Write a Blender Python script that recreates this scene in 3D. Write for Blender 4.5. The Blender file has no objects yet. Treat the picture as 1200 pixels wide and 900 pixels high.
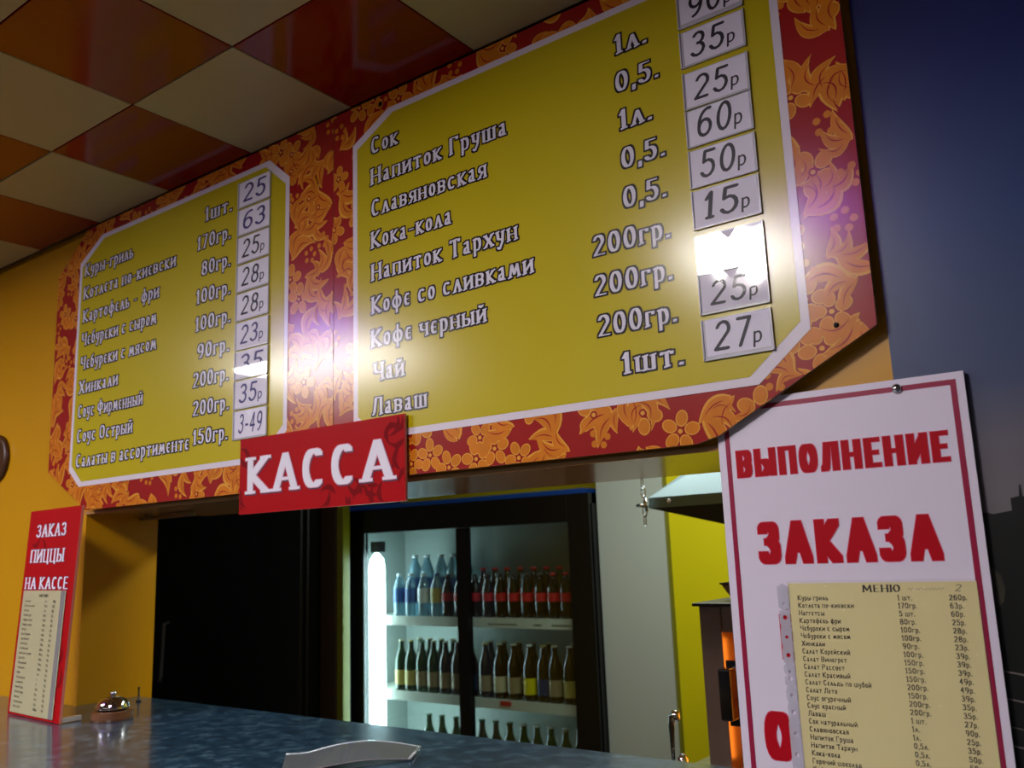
import bpy, bmesh, math, random
from math import sin, cos, pi, radians, sqrt
from mathutils import Vector, Matrix
random.seed(11)
SC = bpy.context.scene
COL = SC.collection

# ------------------------------------------------------------------ units
K = 1.12            # distance from the lens to the wall with the menu boards, in metres
EYE = 1.45
def W(x, y, z):     # wall units -> metres
    return Vector((K * x, K * y, EYE + K * z))

# ------------------------------------------------------------------ camera
def make_camera():
    pitch, yaw, roll = 0.185789, -0.630924, -0.0365915
    f = Vector((sin(yaw) * cos(pitch), cos(yaw) * cos(pitch), sin(pitch)))
    r0 = Vector((cos(yaw), -sin(yaw), 0)); u0 = r0.cross(f)
    r = cos(roll) * r0 + sin(roll) * u0
    u = -sin(roll) * r0 + cos(roll) * u0
    cd = bpy.data.cameras.new('camera'); co = bpy.data.objects.new('camera', cd); COL.objects.link(co)
    M = Matrix((( r.x, u.x, -f.x, 0), (r.y, u.y, -f.y, 0), (r.z, u.z, -f.z, EYE), (0, 0, 0, 1)))
    co.matrix_world = M
    cd.sensor_fit = 'HORIZONTAL'; cd.sensor_width = 36; cd.lens = 36 * 1033.8 / 1200
    cd.clip_start = 0.02
    cd.dof.use_dof = True; cd.dof.focus_distance = 1.35; cd.dof.aperture_fstop = 6.5
    SC.camera = co
make_camera()

# ------------------------------------------------------------------ world, exposure
wd = bpy.data.worlds.new('world'); SC.world = wd; wd.use_nodes = True
wd.node_tree.nodes['Background'].inputs[0].default_value = (0.50, 0.47, 0.46, 1)
wd.node_tree.nodes['Background'].inputs[1].default_value = 0.09
SC.view_settings.view_transform = 'Standard'; SC.view_settings.look = 'None'
SC.view_settings.exposure = -0.12; SC.view_settings.gamma = 1.0
SC.view_settings.use_curve_mapping = False

def area(name, loc, size, power, color, rot=(0, 0, 0), spread=180):
    l = bpy.data.lights.new(name, 'AREA'); l.shape = 'RECTANGLE'; l.size, l.size_y = size
    l.energy = power; l.color = color; l.spread = radians(spread)
    o = bpy.data.objects.new(name, l); COL.objects.link(o); o.location = loc; o.rotation_euler = rot
    return o
# ceiling lamps of the customers' room give their own light (see ceiling_lamp below)
area('kitchen_light', W(-1.05, 2.2, 0.70), (1.1, 0.25), 22, (0.93, 1.0, 0.94))
area('hall_fill', W(-1.2, -1.6, 0.74), (2.4, 0.3), 6, (1.0, 0.93, 0.90))  # weak fill added behind the viewer, no fixture of the hall

# ------------------------------------------------------------------ materials
def lin(c):
    return tuple(((v / 255) / 12.92 if v / 255 <= 0.04045 else (((v / 255) + 0.055) / 1.055) ** 2.4) for v in c) + (1,)
MATS = {}
def mat(name, c, rough=0.5, metal=0.0, spec=0.5, noise=0.0, nscale=8.0, emit=None, es=0.0, coat=0.0, bump=0.0, bscale=60.0, crough=0.05):
    if name in MATS: return MATS[name]
    m = bpy.data.materials.new(name); m.use_nodes = True; nt = m.node_tree
    b = nt.nodes['Principled BSDF']
    b.inputs['Base Color'].default_value = lin(c); b.inputs['Roughness'].default_value = rough
    b.inputs['Metallic'].default_value = metal; b.inputs['Specular IOR Level'].default_value = spec
    b.inputs['Coat Weight'].default_value = coat; b.inputs['Coat Roughness'].default_value = crough
    if emit:
        b.inputs['Emission Color'].default_value = lin(emit); b.inputs['Emission Strength'].default_value = es
    tc = nt.nodes.new('ShaderNodeTexCoord')
    if noise > 0:
        n = nt.nodes.new('ShaderNodeTexNoise'); n.inputs['Scale'].default_value = nscale; n.inputs['Detail'].default_value = 6
        mp = nt.nodes.new('ShaderNodeMapRange'); mp.inputs['To Min'].default_value = 1 - noise; mp.inputs['To Max'].default_value = 1 + noise
        hs = nt.nodes.new('ShaderNodeHueSaturation'); hs.inputs['Color'].default_value = lin(c)
        nt.links.new(tc.outputs['Object'], n.inputs['Vector']); nt.links.new(n.outputs['Fac'], mp.inputs['Value'])
        nt.links.new(mp.outputs['Result'], hs.inputs['Value']); nt.links.new(hs.outputs['Color'], b.inputs['Base Color'])
    if bump > 0:
        n2 = nt.nodes.new('ShaderNodeTexNoise'); n2.inputs['Scale'].default_value = bscale; n2.inputs['Detail'].default_value = 3
        bp = nt.nodes.new('ShaderNodeBump'); bp.inputs['Strength'].default_value = bump; bp.inputs['Distance'].default_value = 0.01
        nt.links.new(tc.outputs['Object'], n2.inputs['Vector']); nt.links.new(n2.outputs['Fac'], bp.inputs['Height'])
        nt.links.new(bp.outputs['Normal'], b.inputs['Normal'])
    MATS[name] = m
    return m
def film(name, tint, refl, rough, bump=0.0, bscale=30.0, haze=0.0, hazec=(220, 220, 220)):
    """thin clear plastic or glass sheet"""
    if name in MATS: return MATS[name]
    m = bpy.data.materials.new(name); m.use_nodes = True; nt = m.node_tree; nt.nodes.clear()
    out = nt.nodes.new('ShaderNodeOutputMaterial'); mix = nt.nodes.new('ShaderNodeMixShader')
    t = nt.nodes.new('ShaderNodeBsdfTransparent'); t.inputs[0].default_value = lin(tint)
    g = nt.nodes.new('ShaderNodeBsdfGlossy'); g.inputs['Roughness'].default_value = rough
    g.inputs[0].default_value = (1, 1, 1, 1)
    ge = nt.nodes.new('ShaderNodeNewGeometry'); dt = nt.nodes.new('ShaderNodeVectorMath'); dt.operation = 'DOT_PRODUCT'
    nt.links.new(ge.outputs['Incoming'], dt.inputs[0]); nt.links.new(ge.outputs['Normal'], dt.inputs[1])
    def mth(op, a, b=None, clampit=False):
        q = nt.nodes.new('ShaderNodeMath'); q.operation = op; q.use_clamp = clampit
        for i_, v in enumerate((a, b)):
            if v is None: continue
            if isinstance(v, (int, float)): q.inputs[i_].default_value = v
            else: nt.links.new(v, q.inputs[i_])
        return q.outputs[0]
    sch = mth('POWER', mth('SUBTRACT', 1.0, mth('ABSOLUTE', dt.outputs['Value']), True), 5.0)   # Schlick, same from both sides
    nt.links.new(mth('ADD', mth('MULTIPLY', sch, .96), .04 + refl, True), mix.inputs[0])
    last = t
    if haze > 0:
        d = nt.nodes.new('ShaderNodeBsdfDiffuse'); d.inputs[0].default_value = lin(hazec)
        mx = nt.nodes.new('ShaderNodeMixShader'); mx.inputs[0].default_value = haze
        nt.links.new(t.outputs[0], mx.inputs[1]); nt.links.new(d.outputs[0], mx.inputs[2]); last = mx
    nt.links.new(last.outputs[0], mix.inputs[1]); nt.links.new(g.outputs[0], mix.inputs[2])
    nt.links.new(mix.outputs[0], out.inputs[0])
    if bump > 0:
        tc = nt.nodes.new('ShaderNodeTexCoord'); n2 = nt.nodes.new('ShaderNodeTexNoise'); n2.inputs['Scale'].default_value = bscale
        bp = nt.nodes.new('ShaderNodeBump'); bp.inputs['Strength'].default_value = bump; bp.inputs['Distance'].default_value = 0.01
        nt.links.new(tc.outputs['Object'], n2.inputs['Vector']); nt.links.new(n2.outputs['Fac'], bp.inputs['Height'])
        nt.links.new(bp.outputs['Normal'], g.inputs['Normal'])
    MATS[name] = m
    return m

# printed surfaces of the menu boards share one satin film
BR, BC = 0.5, 0.20
def pr(name, c, **k):
    return mat(name, c, rough=0.6, spec=0.12, coat=1.0, crough=BC, **k)
M_yel   = pr('board_yellow', (198, 180, 0), noise=0.03, nscale=3)
M_rim   = pr('board_white', (232, 222, 228))
M_red   = pr('board_red', (158, 10, 2), noise=0.12, nscale=14)
M_or1   = pr('print_orange', (216, 124, 8), noise=0.22, nscale=26)
M_or2   = pr('print_dark_orange', (190, 74, 14), noise=0.25, nscale=30)
M_or3   = pr('print_yellow_orange', (232, 164, 52), noise=0.12, nscale=30)
M_ink   = pr('print_ink', (22, 6, 12))
M_let   = pr('print_silver', (226, 222, 230), noise=0.16, nscale=90)
M_bside = mat('board_edge', (150, 120, 90), rough=0.5)
M_wally = mat('wall_yellow', (206, 148, 4), rough=0.32, noise=0.06, nscale=3, coat=0.2, crough=0.2)
M_kity  = mat('kitchen_yellow', (214, 200, 14), rough=0.4, noise=0.04, nscale=3)
M_paper = mat('card_paper', (246, 242, 250), rough=0.7)
M_pen   = mat('pen_ink', (14, 12, 26), rough=0.5)
M_penb  = mat('pen_blue', (62, 52, 120), rough=0.5)
M_cover = film('pocket_film', (252, 252, 253), 0.0, 0.03)
M_coverw = film('pocket_film_warped', (252, 252, 253), 0.08, 0.05, bump=0.12, bscale=9)
M_pedge = mat('pocket_edge', (206, 204, 206), rough=0.25, coat=0.3)

# ------------------------------------------------------------------ mesh helpers
def finish(name, bm, m, parent=None, smooth=False):
    me = bpy.data.meshes.new(name); 
    if parent is not None:
        pl = parent_origin(parent)
        bmesh.ops.translate(bm, verts=bm.verts, vec=-pl)
    bm.to_mesh(me); bm.free()
    for x in (m if isinstance(m, (list, tuple)) else [m]): me.materials.append(x)
    if smooth:
        for p in me.polygons: p.use_smooth = True
    o = bpy.data.objects.new(name, me); COL.objects.link(o)
    if parent is not None: o.parent = parent
    return o
def parent_origin(p):
    v = Vector((0, 0, 0))
    while p is not None:
        v = v + p.location; p = p.parent
    return v
def tag(o, label=None, cat=None, group=None, kind=None):
    if label: o['label'] = label
    if cat: o['category'] = cat
    if group: o['group'] = group
    if kind: o['kind'] = kind
    return o
def thing(name, label, cat, loc, group=None):
    o = bpy.data.objects.new(name, None); COL.objects.link(o); o.location = loc; o.empty_display_size = 0.05
    return tag(o, label, cat, group)
def box(bm, a, b, bevel=0.0):
    a, b = Vector(a), Vector(b)
    lo = Vector([min(a[i], b[i]) for i in range(3)]); hi = Vector([max(a[i], b[i]) for i in range(3)])
    vs = [bm.verts.new((x, y, z)) for x in (lo.x, hi.x) for y in (lo.y, hi.y) for z in (lo.z, hi.z)]
    fs = [(0, 1, 3, 2), (4, 6, 7, 5), (0, 4, 5, 1), (2, 3, 7, 6), (0, 2, 6, 4), (1, 5, 7, 3)]
    ff = [bm.faces.new([vs[i] for i in f]) for f in fs]
    if bevel > 0:
        es = list({e for f in ff for e in f.edges})
        bmesh.ops.bevel(bm, geom=es, offset=bevel, segments=2, affect='EDGES', profile=0.5)
def nbox(name, a, b, m, parent=None, bevel=0.0):
    bm = bmesh.new(); box(bm, a, b, bevel); return finish(name, bm, m, parent)
def tube(bm, pts, r, n=8, caps=True):
    pts = [Vector(p) for p in pts]; rings = []
    for i, p in enumerate(pts):
        d = (pts[min(i + 1, len(pts) - 1)] - pts[max(i - 1, 0)]).normalized()
        a = d.cross(Vector((0, 0, 1)))
        if a.length < 1e-3: a = d.cross(Vector((1, 0, 0)))
        a.normalize(); b = d.cross(a)
        rr = r[i] if isinstance(r, (list, tuple)) else r
        rings.append([bm.verts.new(p + rr * (cos(2 * pi * k / n) * a + sin(2 * pi * k / n) * b)) for k in range(n)])
    for i in range(len(rings) - 1):
        for k in range(n):
            bm.faces.new((rings[i][k], rings[i][(k + 1) % n], rings[i + 1][(k + 1) % n], rings[i + 1][k]))
    if caps:
        bm.faces.new(rings[0][::-1]); bm.faces.new(rings[-1])
def lathe(bm, c, prof, n=16, caps=True):
    c = Vector(c); rings = []
    for r, z in prof:
        rings.append([bm.verts.new(c + Vector((r * cos(2 * pi * k / n), r * sin(2 * pi * k / n), z))) for k in range(n)])
    for i in range(len(rings) - 1):
        for k in range(n):
            bm.faces.new((rings[i][k], rings[i][(k + 1) % n], rings[i + 1][(k + 1) % n], rings[i + 1][k]))
    if caps:
        bm.faces.new(rings[0][::-1]); bm.faces.new(rings[-1])

class Plane:
    """a printed plane: (a, b) in metres on it, layers lift towards the viewer"""
    def __init__(s, o, ua, ub):
        s.o, s.ua, s.ub = Vector(o), Vector(ua).normalized(), Vector(ub).normalized()
        s.n = s.ua.cross(s.ub)
    def p(s, a, b, h=0): return s.o + s.ua * a + s.ub * b + s.n * h
def prints(name, plane, polys, h, m, parent):
    bm = bmesh.new()
    for poly in polys:
        if len(poly) < 3: continue
        ar = sum(poly[i][0] * poly[(i + 1) % len(poly)][1] - poly[(i + 1) % len(poly)][0] * poly[i][1] for i in range(len(poly)))
        q = poly if ar > 0 else poly[::-1]
        hh = h + (len(bm.faces) % 97) * 2.2e-6          # overlapping pen strokes never share one plane
        try: bm.faces.new([bm.verts.new(plane.p(a, b, hh)) for a, b in q])
        except ValueError: pass
    multi = len(bm.faces) > 1
    o = finish(name, bm, m, parent)
    if multi: o['kind'] = 'stuff'
    return o
def slab(name, plane, poly, h0, h1, m, parent):
    """prism between heights h0 (back) and h1 (front); mats: front, side"""
    bm = bmesh.new(); n = len(poly)
    ar = sum(poly[i][0] * poly[(i + 1) % n][1] - poly[(i + 1) % n][0] * poly[i][1] for i in range(n))
    if ar < 0: poly = poly[::-1]
    f = [bm.verts.new(plane.p(a, b, h1)) for a, b in poly]; k = [bm.verts.new(plane.p(a, b, h0)) for a, b in poly]
    bm.faces.new(f)
    fb = bm.faces.new(k[::-1]); fb.material_index = 1
    for i in range(n):
        s = bm.faces.new((k[i], k[(i + 1) % n], f[(i + 1) % n], f[i])); s.material_index = 1
    return finish(name, bm, m, parent)
def rect(a0, b0, a1, b1): return [(a0, b0), (a1, b0), (a1, b1), (a0, b1)]
def clip(poly, conv):
    """clip polygon by convex CCW polygon"""
    out = poly
    for i in range(len(conv)):
        (x0, y0), (x1, y1) = conv[i], conv[(i + 1) % len(conv)]
        inside = lambda p: (x1 - x0) * (p[1] - y0) - (y1 - y0) * (p[0] - x0) >= 0
        src, out = out, []
        for j in range(len(src)):
            p, q = src[j], src[(j + 1) % len(src)]
            ip, iq = inside(p), inside(q)
            if ip: out.append(p)
            if ip != iq:
                dp = (x1 - x0) * (p[1] - y0) - (y1 - y0) * (p[0] - x0); dq = (x1 - x0) * (q[1] - y0) - (y1 - y0) * (q[0] - x0)
                t = dp / (dp - dq); out.append((p[0] + t * (q[0] - p[0]), p[1] + t * (q[1] - p[1])))
        if not out: return []
    return out

# ------------------------------------------------------------------ lettering: own pen-stroke alphabet
def A(cx, cy, rx, ry, a0, a1, n=10):
    return [(cx + rx * cos(radians(a0 + (a1 - a0) * i / n)), cy + ry * sin(radians(a0 + (a1 - a0) * i / n))) for i in range(n + 1)]
O_ = A(.5, .5, .5, .5, 90, 450, 16)
P_bowl = [(0, 1), (.55, 1)] + A(.55, .74, .45, .26, 90, -90, 8)[1:] + [(0, .48)]
B_low = [(0, .54), (.55, .54)] + A(.55, .27, .45, .27, 90, -90, 8)[1:] + [(0, 0)]
G = {
 'А': (.72, [[(0, 0), (.5, 1), (1, 0)], [(.2, .3), (.8, .3)]]),
 'Б': (.60, [[(0, 0), (0, 1), (.9, 1)], B_low]),
 'В': (.60, [[(0, 0), (0, 1)], P_bowl[:-1] + [(0, .5)], B_low]),
 'Г': (.52, [[(0, 0), (0, 1), (1, 1), (1, .86)]]),
 'Д': (.74, [[(.1, .12), (.35, 1), (.8, 1), (.8, .12)], [(0, -.12), (0, .08), (1, .08), (1, -.12)]]),
 'Е': (.54, [[(1, 0), (0, 0), (0, 1), (1, 1)], [(0, .5), (.8, .5)]]),
 'Ж': (.90, [[(.5, 0), (.5, 1)], [(0, 1), (.5, .5), (0, 0)], [(1, 1), (.5, .5), (1, 0)]]),
 'З': (.58, [A(.45, .76, .5, .24, 160, -90, 10) + A(.45, .27, .55, .27, 90, -160, 10)]),
 'И': (.66, [[(0, 1), (0, 0)], [(0, .1), (1, .9)], [(1, 1), (1, 0)]]),
 'К': (.64, [[(0, 0), (0, 1)], [(.95, 1), (.1, .5), (1, 0)]]),
 'Л': (.66, [[(0, 0), (.15, .12), (.35, 1), (1, 1), (1, 0)]]),
 'М': (.86, [[(0, 0), (.06, 1), (.5, .2), (.94, 1), (1, 0)]]),
 'Н': (.66, [[(0, 0), (0, 1)], [(1, 0), (1, 1)], [(0, .5), (1, .5)]]),
 'О': (.66, [O_]),
 'П': (.66, [[(0, 0), (0, 1), (1, 1), (1, 0)]]),
 'Р': (.60, [[(0, 0), (0, 1)], P_bowl]),
 'С': (.60, [A(.5, .5, .5, .5, 50, 310, 14)]),
 'Т': (.62, [[(.5, 0), (.5, 1)], [(0, .88), (0, 1), (1, 1), (1, .88)]]),
 'У': (.62, [[(0, 1), (.5, .4)], [(1, 1), (.45, .1), (.2, 0), (0, .06)]]),
 'Ф': (.80, [[(.5, -.1), (.5, 1.1)], A(.5, .55, .5, .34, 90, 450, 16)]),
 'Х': (.66, [[(0, 1), (1, 0)], [(1, 1), (0, 0)]]),
 'Ц': (.68, [[(0, 1), (0, 0), (1, 0), (1, -.16)], [(.9, 1), (.9, 0)]]),
 'Ч': (.62, [[(0, 1), (0, .6), (.25, .45), (1, .45)], [(1, 1), (1, 0)]]),
 'Ш': (.90, [[(0, 1), (0, 0), (1, 0), (1, 1)], [(.5, 0), (.5, 1)]]),
 'Щ': (.94, [[(0, 1), (0, 0), (1, 0), (1, -.16)], [(.45, 0), (.45, 1)], [(.92, 1), (.92, 0)]]),
 'Ы': (.82, [[(0, 1), (0, 0)], [(0, .55), (.4, .55)] + A(.4, .275, .25, .275, 90, -90, 6)[1:] + [(0, 0)], [(1, 0), (1, 1)]]),
 'Ь': (.56, [[(0, 1), (0, 0)], B_low]),
 'Ю': (.90, [[(0, 0), (0, 1)], [(0, .5), (.35, .5)], A(.68, .5, .32, .5, 90, 450, 14)]),
 'Я': (.60, [[(1, 0), (1, 1)], [(1 - x, y) for x, y in P_bowl], [(.55, .48), (0, 0)]]),
 '0': (.56, [O_]),
 '1': (.34, [[(0, .76), (.6, 1), (.6, 0)], [(.2, 0), (1, 0)]]),
 '2': (.56, [A(.48, .72, .48, .28, 160, -20, 8) + [(0, 0), (1, 0)]]),
 '3': (.54, [A(.45, .76, .45, .24, 150, -90, 8) + A(.45, .27, .55, .27, 90, -150, 8)]),
 '4': (.58, [[(.7, 0), (.7, 1), (0, .32), (1, .32)]]),
 '5': (.54, [[(.95, 1), (.15, 1), (.1, .58)] + A(.45, .32, .55, .32, 120, -150, 9)]),
 '6': (.56, [A(.75, .5, .75, .5, 80, 180, 6) + A(.5, .3, .5, .3, 180, 540, 14)]),
 '7': (.52, [[(0, 1), (1, 1), (.35, 0)]]),
 '8': (.56, [A(.5, .76, .42, .24, 90, 450, 12), A(.5, .27, .5, .27, 90, 450, 12)]),
 '9': (.56, [A(.5, .7, .5, .3, 0, 360, 14) + A(.25, .5, .75, .5, 0, -80, 6)]),
 '.': (.12, [[(0, 0), (0, .07)]]),
 ',': (.14, [[(.8, .04), (.6, -.06), (0, -.2)]]),
 '-': (.36, [[(0, .4), (1, .4)]]),
}
LOW = {
 'а': (.56, [[(1, 0), (.75, 0), (.62, 1), (.1, .86)], [(.68, .55), (.1, .42), (0, .1), (.35, 0), (.7, .25)]]),
 'б': (.56, [O_, [(0, .5), (.1, 1.2), (.8, 1.5)]]),
 'е': (.52, [A(.55, .5, .5, .5, 55, 305, 12), [(.05, .5), (.8, .5)]]),
 'р': (.56, [[(0, -.45), (0, 1)], [(0, .9), (.5, 1)] + A(.5, .5, .5, .5, 90, -90, 8)[1:] + [(0, .05)]]),
 'у': (.56, [[(0, 1), (.1, .4), (.75, .3)], [(1, 1), (.85, .1), (.35, -.45), (.05, -.3)]]),
 'ф': (.80, [[(.5, -.45), (.5, 1.5)], A(.5, .5, .5, .5, 90, 450, 16)]),
 'й': (.64, G['И'][1] + [[(.25, 1.38), (.5, 1.24), (.75, 1.38)]]),
 'к': (.60, [[(0, 0), (0, 1)], [(.95, 1), (.15, .5), (1, 0)]]),
 'о': (.54, [A(.5, .5, .5, .5, 90, 450, 12)]),
 'л': (.60, [[(0, 0), (.5, 1.0), (1, 0)]]),
 'м': (.80, [[(0, 0), (.2, 1), (.5, .2), (.8, 1), (1, 0)]]),
}
def hull(pts):
    pts = sorted(set(pts))
    if len(pts) < 3: return pts
    def half(ps):
        h = []
        for p in ps:
            while len(h) > 1 and (h[-1][0] - h[-2][0]) * (p[1] - h[-2][1]) - (h[-1][1] - h[-2][1]) * (p[0] - h[-2][0]) <= 0: h.pop()
            h.append(p)
        return h
    a, b = half(pts), half(pts[::-1]); return a[:-1] + b[:-1]
def text(s, H, style='slav', x0=0.0, x1=None, base=0.0, extra=0.0, slope=0.0, slant=0.0):
    """polygons for a line of text; H cap height, x0..x1 extent, extra grows the pen for an outline"""
    st = {'slav': (.165, .062, .13, .15, .70), 'serif': (.165, .07, .13, .16, .7), 'block': (.235, .15, 0, .09, 1),
          'hand': (.125, .11, 0, .15, .7), 'tiny': (.135, .10, 0, .14, .70), 'thin': (.1, .08, .1, .1, .7)}[style]
    nw, nh, sf, gap, xh = st
    strokes = []; x = 0.0
    for ch in s:
        if ch == ' ': x += .34; continue
        lo = ch.islower()
        if lo and ch in LOW: w, pl = LOW[ch]
        else: w, pl = G[ch.upper()]
        if style == 'block' and w > .4: w = w * .92
        sc = xh if lo else 1.0
        w = w * (sc if lo else 1) * (1.12 if lo else 1)
        n_w = nw * (.86 if lo else 1); n_h = nh
        for line in pl:
            q = [(x + n_w / 2 + p[0] * max(w - n_w, .01), n_h / 2 + p[1] * (sc - n_h)) for p in line]
            strokes.append((q, n_w, n_h))
            if sf > 0:
                for e, nb in ((q[0], q[1]), (q[-1], q[-2])):
                    steep = abs(e[1] - nb[1]) > abs(e[0] - nb[0]) * .8
                    yb = (e[1] - n_h / 2) / sc
                    if steep and (abs(yb) < .06 or abs(yb - (1 - n_h / sc)) < .06) and abs(e[1] - nb[1]) > .2:
                        if style == 'slav':
                            d = .5 * sf
                            strokes.append(([(e[0] - d - n_w * .2, e[1] - d * .35), (e[0] + d + n_w * .2, e[1] + d * .35)], n_w * .35, .07))
                        else:
                            strokes.append(([(e[0] - sf, e[1]), (e[0] + sf, e[1])], .05, .06))
        x += w + gap
    total = x - gap
    sx = H if x1 is None else (x1 - x0) / total
    out = []; ex = extra
    for q, a, b in strokes:
        ha, hb = a / 2, b / 2
        if style == 'hand': nib = [(ha * cos(t * pi / 4), hb * sin(t * pi / 4)) for t in range(8)]
        elif style == 'slav': nib = [(-ha, -hb), (ha * .7, -hb), (ha, hb), (-ha * .7, hb)]
        else: nib = [(-ha, -hb), (ha, -hb), (ha, hb), (-ha, hb)]
        for i in range(len(q) - 1):
            P, Q = q[i], q[i + 1]
            pts = []
            for c in (P, Q):
                for dx, dy in nib:
                    X = (c[0] + dx) * sx; Y = (c[1] + dy) * H
                    for ox, oy in (((0, 0),) if ex == 0 else ((-ex, -ex), (ex, -ex), (ex, ex), (-ex, ex))):
                        xx = x0 + X + ox + slant * (Y + oy)
                        pts.append((round(xx, 6), round(base + Y + oy + slope * (xx - x0), 6)))
            out.append(hull(pts))
    return out
def width(s, style, H): 
    return max(p[0] for pl in text(s, H, style) for p in pl)

# ------------------------------------------------------------------ floral ornament of the boards
def leaf(x, y, L, wd_, ang, bend, sc=1.0, n=9):
    up, dn = [], []
    for i in range(n + 1):
        t = i / n; w_ = wd_ * sc * sin(pi * t ** .8) ** .9 * (1 - .25 * t)
        cx = L * (t - .5) * (1 - (1 - sc) * .5); cy = bend * L * (4 * (t - .5) ** 2 - .5)
        up.append((cx, cy + w_ / 2)); dn.append((cx, cy - w_ / 2))
    poly = up + dn[::-1][1:-1]
    return [(x + a * cos(ang) - b * sin(ang), y + a * sin(ang) + b * cos(ang)) for a, b in poly]
def ornament(region, conv, n, rs):
    """region(a,b)->bool for centres; returns layered polygons"""
    rnd = random.Random(rs); L1, L2, L3, L4 = [], [], [], []; pts = []; tries = 0
    x0 = min(p[0] for p in conv); x1 = max(p[0] for p in conv); y0 = min(p[1] for p in conv); y1 = max(p[1] for p in conv)
    while len(pts) < n and tries < 9000:
        tries += 1
        c = (rnd.uniform(x0, x1), rnd.uniform(y0, y1))
        if not region(*c): continue
        if any((c[0] - q[0]) ** 2 + (c[1] - q[1]) ** 2 < .035 ** 2 for q in pts): continue
        pts.append(c)
        k = rnd.random()
        if k < .24:        # five-petalled flower
            R = rnd.uniform(.016, .021); a0 = rnd.uniform(0, 6)
            for j in range(5):
                t = a0 + j * 2 * pi / 5
                px, py = c[0] + R * cos(t), c[1] + R * sin(t)
                for LL, k_ in ((L1, 1.0), (L2, .84)):
                    LL.append([(px + k_ * R * (.66 * cos(w_ * pi / 7) * cos(t) - .52 * sin(w_ * pi / 7) * sin(t)), py + k_ * R * (.66 * cos(w_ * pi / 7) * sin(t) + .52 * sin(w_ * pi / 7) * cos(t))) for w_ in range(14)])
            L3.append([(c[0] + .0062 * cos(i * pi / 5), c[1] + .0062 * sin(i * pi / 5)) for i in range(10)])
            L4.append([(c[0] + .0036 * cos(i * pi / 5), c[1] + .0034 * sin(i * pi / 5)) for i in range(10)])
        elif k < .34:      # berries
            for j in range(5):
                t = j * 1.3; px, py = c[0] + .013 * cos(t), c[1] + .013 * sin(t)
                L2.append([(px + .0055 * cos(i * pi / 4), py + .0055 * sin(i * pi / 4)) for i in range(8)])
        else:              # fan of curling leaves
            a0 = rnd.uniform(0, 2 * pi); m_ = rnd.choice((2, 3, 3, 4)); sg = rnd.choice((-1, 1))
            for j in range(m_):
                t = a0 + (j - m_ / 2) * .55; L = rnd.uniform(.050, .078) * (1 - .10 * j)
                px, py = c[0] + .6 * L * cos(t), c[1] + .6 * L * sin(t); bd = sg * rnd.uniform(.1, .34); wl = L * rnd.uniform(.34, .50)
                L1.append(leaf(px, py, L, wl, t, bd, 1.0))
                L2.append(leaf(px + .02 * L * cos(t + 1.6), py + .02 * L * sin(t + 1.6), L * .93, wl * .78, t, bd, 1.0))
                L3.append(leaf(px, py, L * .62, wl * .09, t, bd * 1.1, 1.0))
    f = lambda ps: [q for q in (clip(p, conv) for p in ps) if len(q) > 2]
    return f(L1), f(L2), f(L3), f(L4)

# ------------------------------------------------------------------ THE SETTING
ZF = -EYE / K; ZC = 0.773; ZCT = -0.292; YW = 1.022      # floor, ceiling, counter top, wall face (wall units)
def st(name, a, b, m, bevel=0): return tag(nbox(name, W(*a), W(*b), m, bevel=bevel), kind='structure')
M_soff = mat('soffit_laminate', (196, 146, 92), rough=0.16, noise=0.05, nscale=2)
M_floor = mat('floor_tile', (120, 100, 80), rough=0.4, noise=0.15, nscale=6)
M_kceil = mat('kitchen_ceiling', (200, 198, 188), rough=0.7)
st('floor', (-5.2, -2.6, ZF), (2.2, 3.5, ZF - .05), M_floor)
tag(nbox('wall_front', W(-3.6, YW, ZF), W(-1.92, 1.195, .80), M_wally), kind='structure')
tag(nbox('wall_front', W(-.37, YW, ZF), W(-.225, 1.195, .80), M_wally), kind='structure')
tag(nbox('wall_front', W(-.225, YW, ZF), W(1.2, 1.195, .80), mat('wall_plain', (60, 62, 80), rough=.6)), kind='structure')
lin_ = tag(nbox('lintel', W(-1.92, YW, .117), W(-.37, 1.33, .80), M_wally), kind='structure')
nbox('soffit_panel', W(-1.92, YW - .004, .1165), W(-.37, 1.332, .110), M_soff, lin_)
tag(nbox('wall_back', W(-5.0, 3.36, ZF), W(.3, 3.42, 1.1), M_kity), kind='structure')
M_gray = mat('partition_grey', (176, 182, 172), rough=0.35, noise=0.04, nscale=2)
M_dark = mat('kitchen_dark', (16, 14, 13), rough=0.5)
pn = nbox('wall_partition', W(-1.772, 2.95, ZF), W(-1.482, 3.0, 1.1), M_gray); tag(pn, kind='structure')
tag(nbox('wall_kitchen', W(-1.482, 2.965, ZF), W(.3, 3.015, 1.1), M_kity), kind='structure')
tag(nbox('trim_1', W(-1.486, 2.946, ZF), W(-1.478, 2.966, 1.1), mat('joint_strip', (120, 118, 40), rough=.4)), kind='structure')
tag(nbox('wall_kitchen_right', W(.24, 1.2, ZF), W(.3, 2.96, 1.1), M_kity), kind='structure')
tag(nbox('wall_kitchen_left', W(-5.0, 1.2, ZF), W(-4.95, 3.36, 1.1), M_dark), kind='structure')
tag(nbox('ceiling_kitchen', W(-5.0, 1.2, .84), W(.3, 3.42, .88), M_kceil), kind='structure')
# yellow corner post and brown board between the black cooler and the drinks cooler
tag(nbox('trim_2', W(-3.062, 2.80, ZF), W(-3.022, 2.84, .80), mat('post_yellow', (112, 112, 2), rough=.35)), kind='structure')
tag(nbox('trim_3', W(-3.16, 2.79, ZF), W(-3.066, 2.83, .80), mat('trim_brown', (52, 34, 22), rough=.45)), kind='structure')

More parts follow.
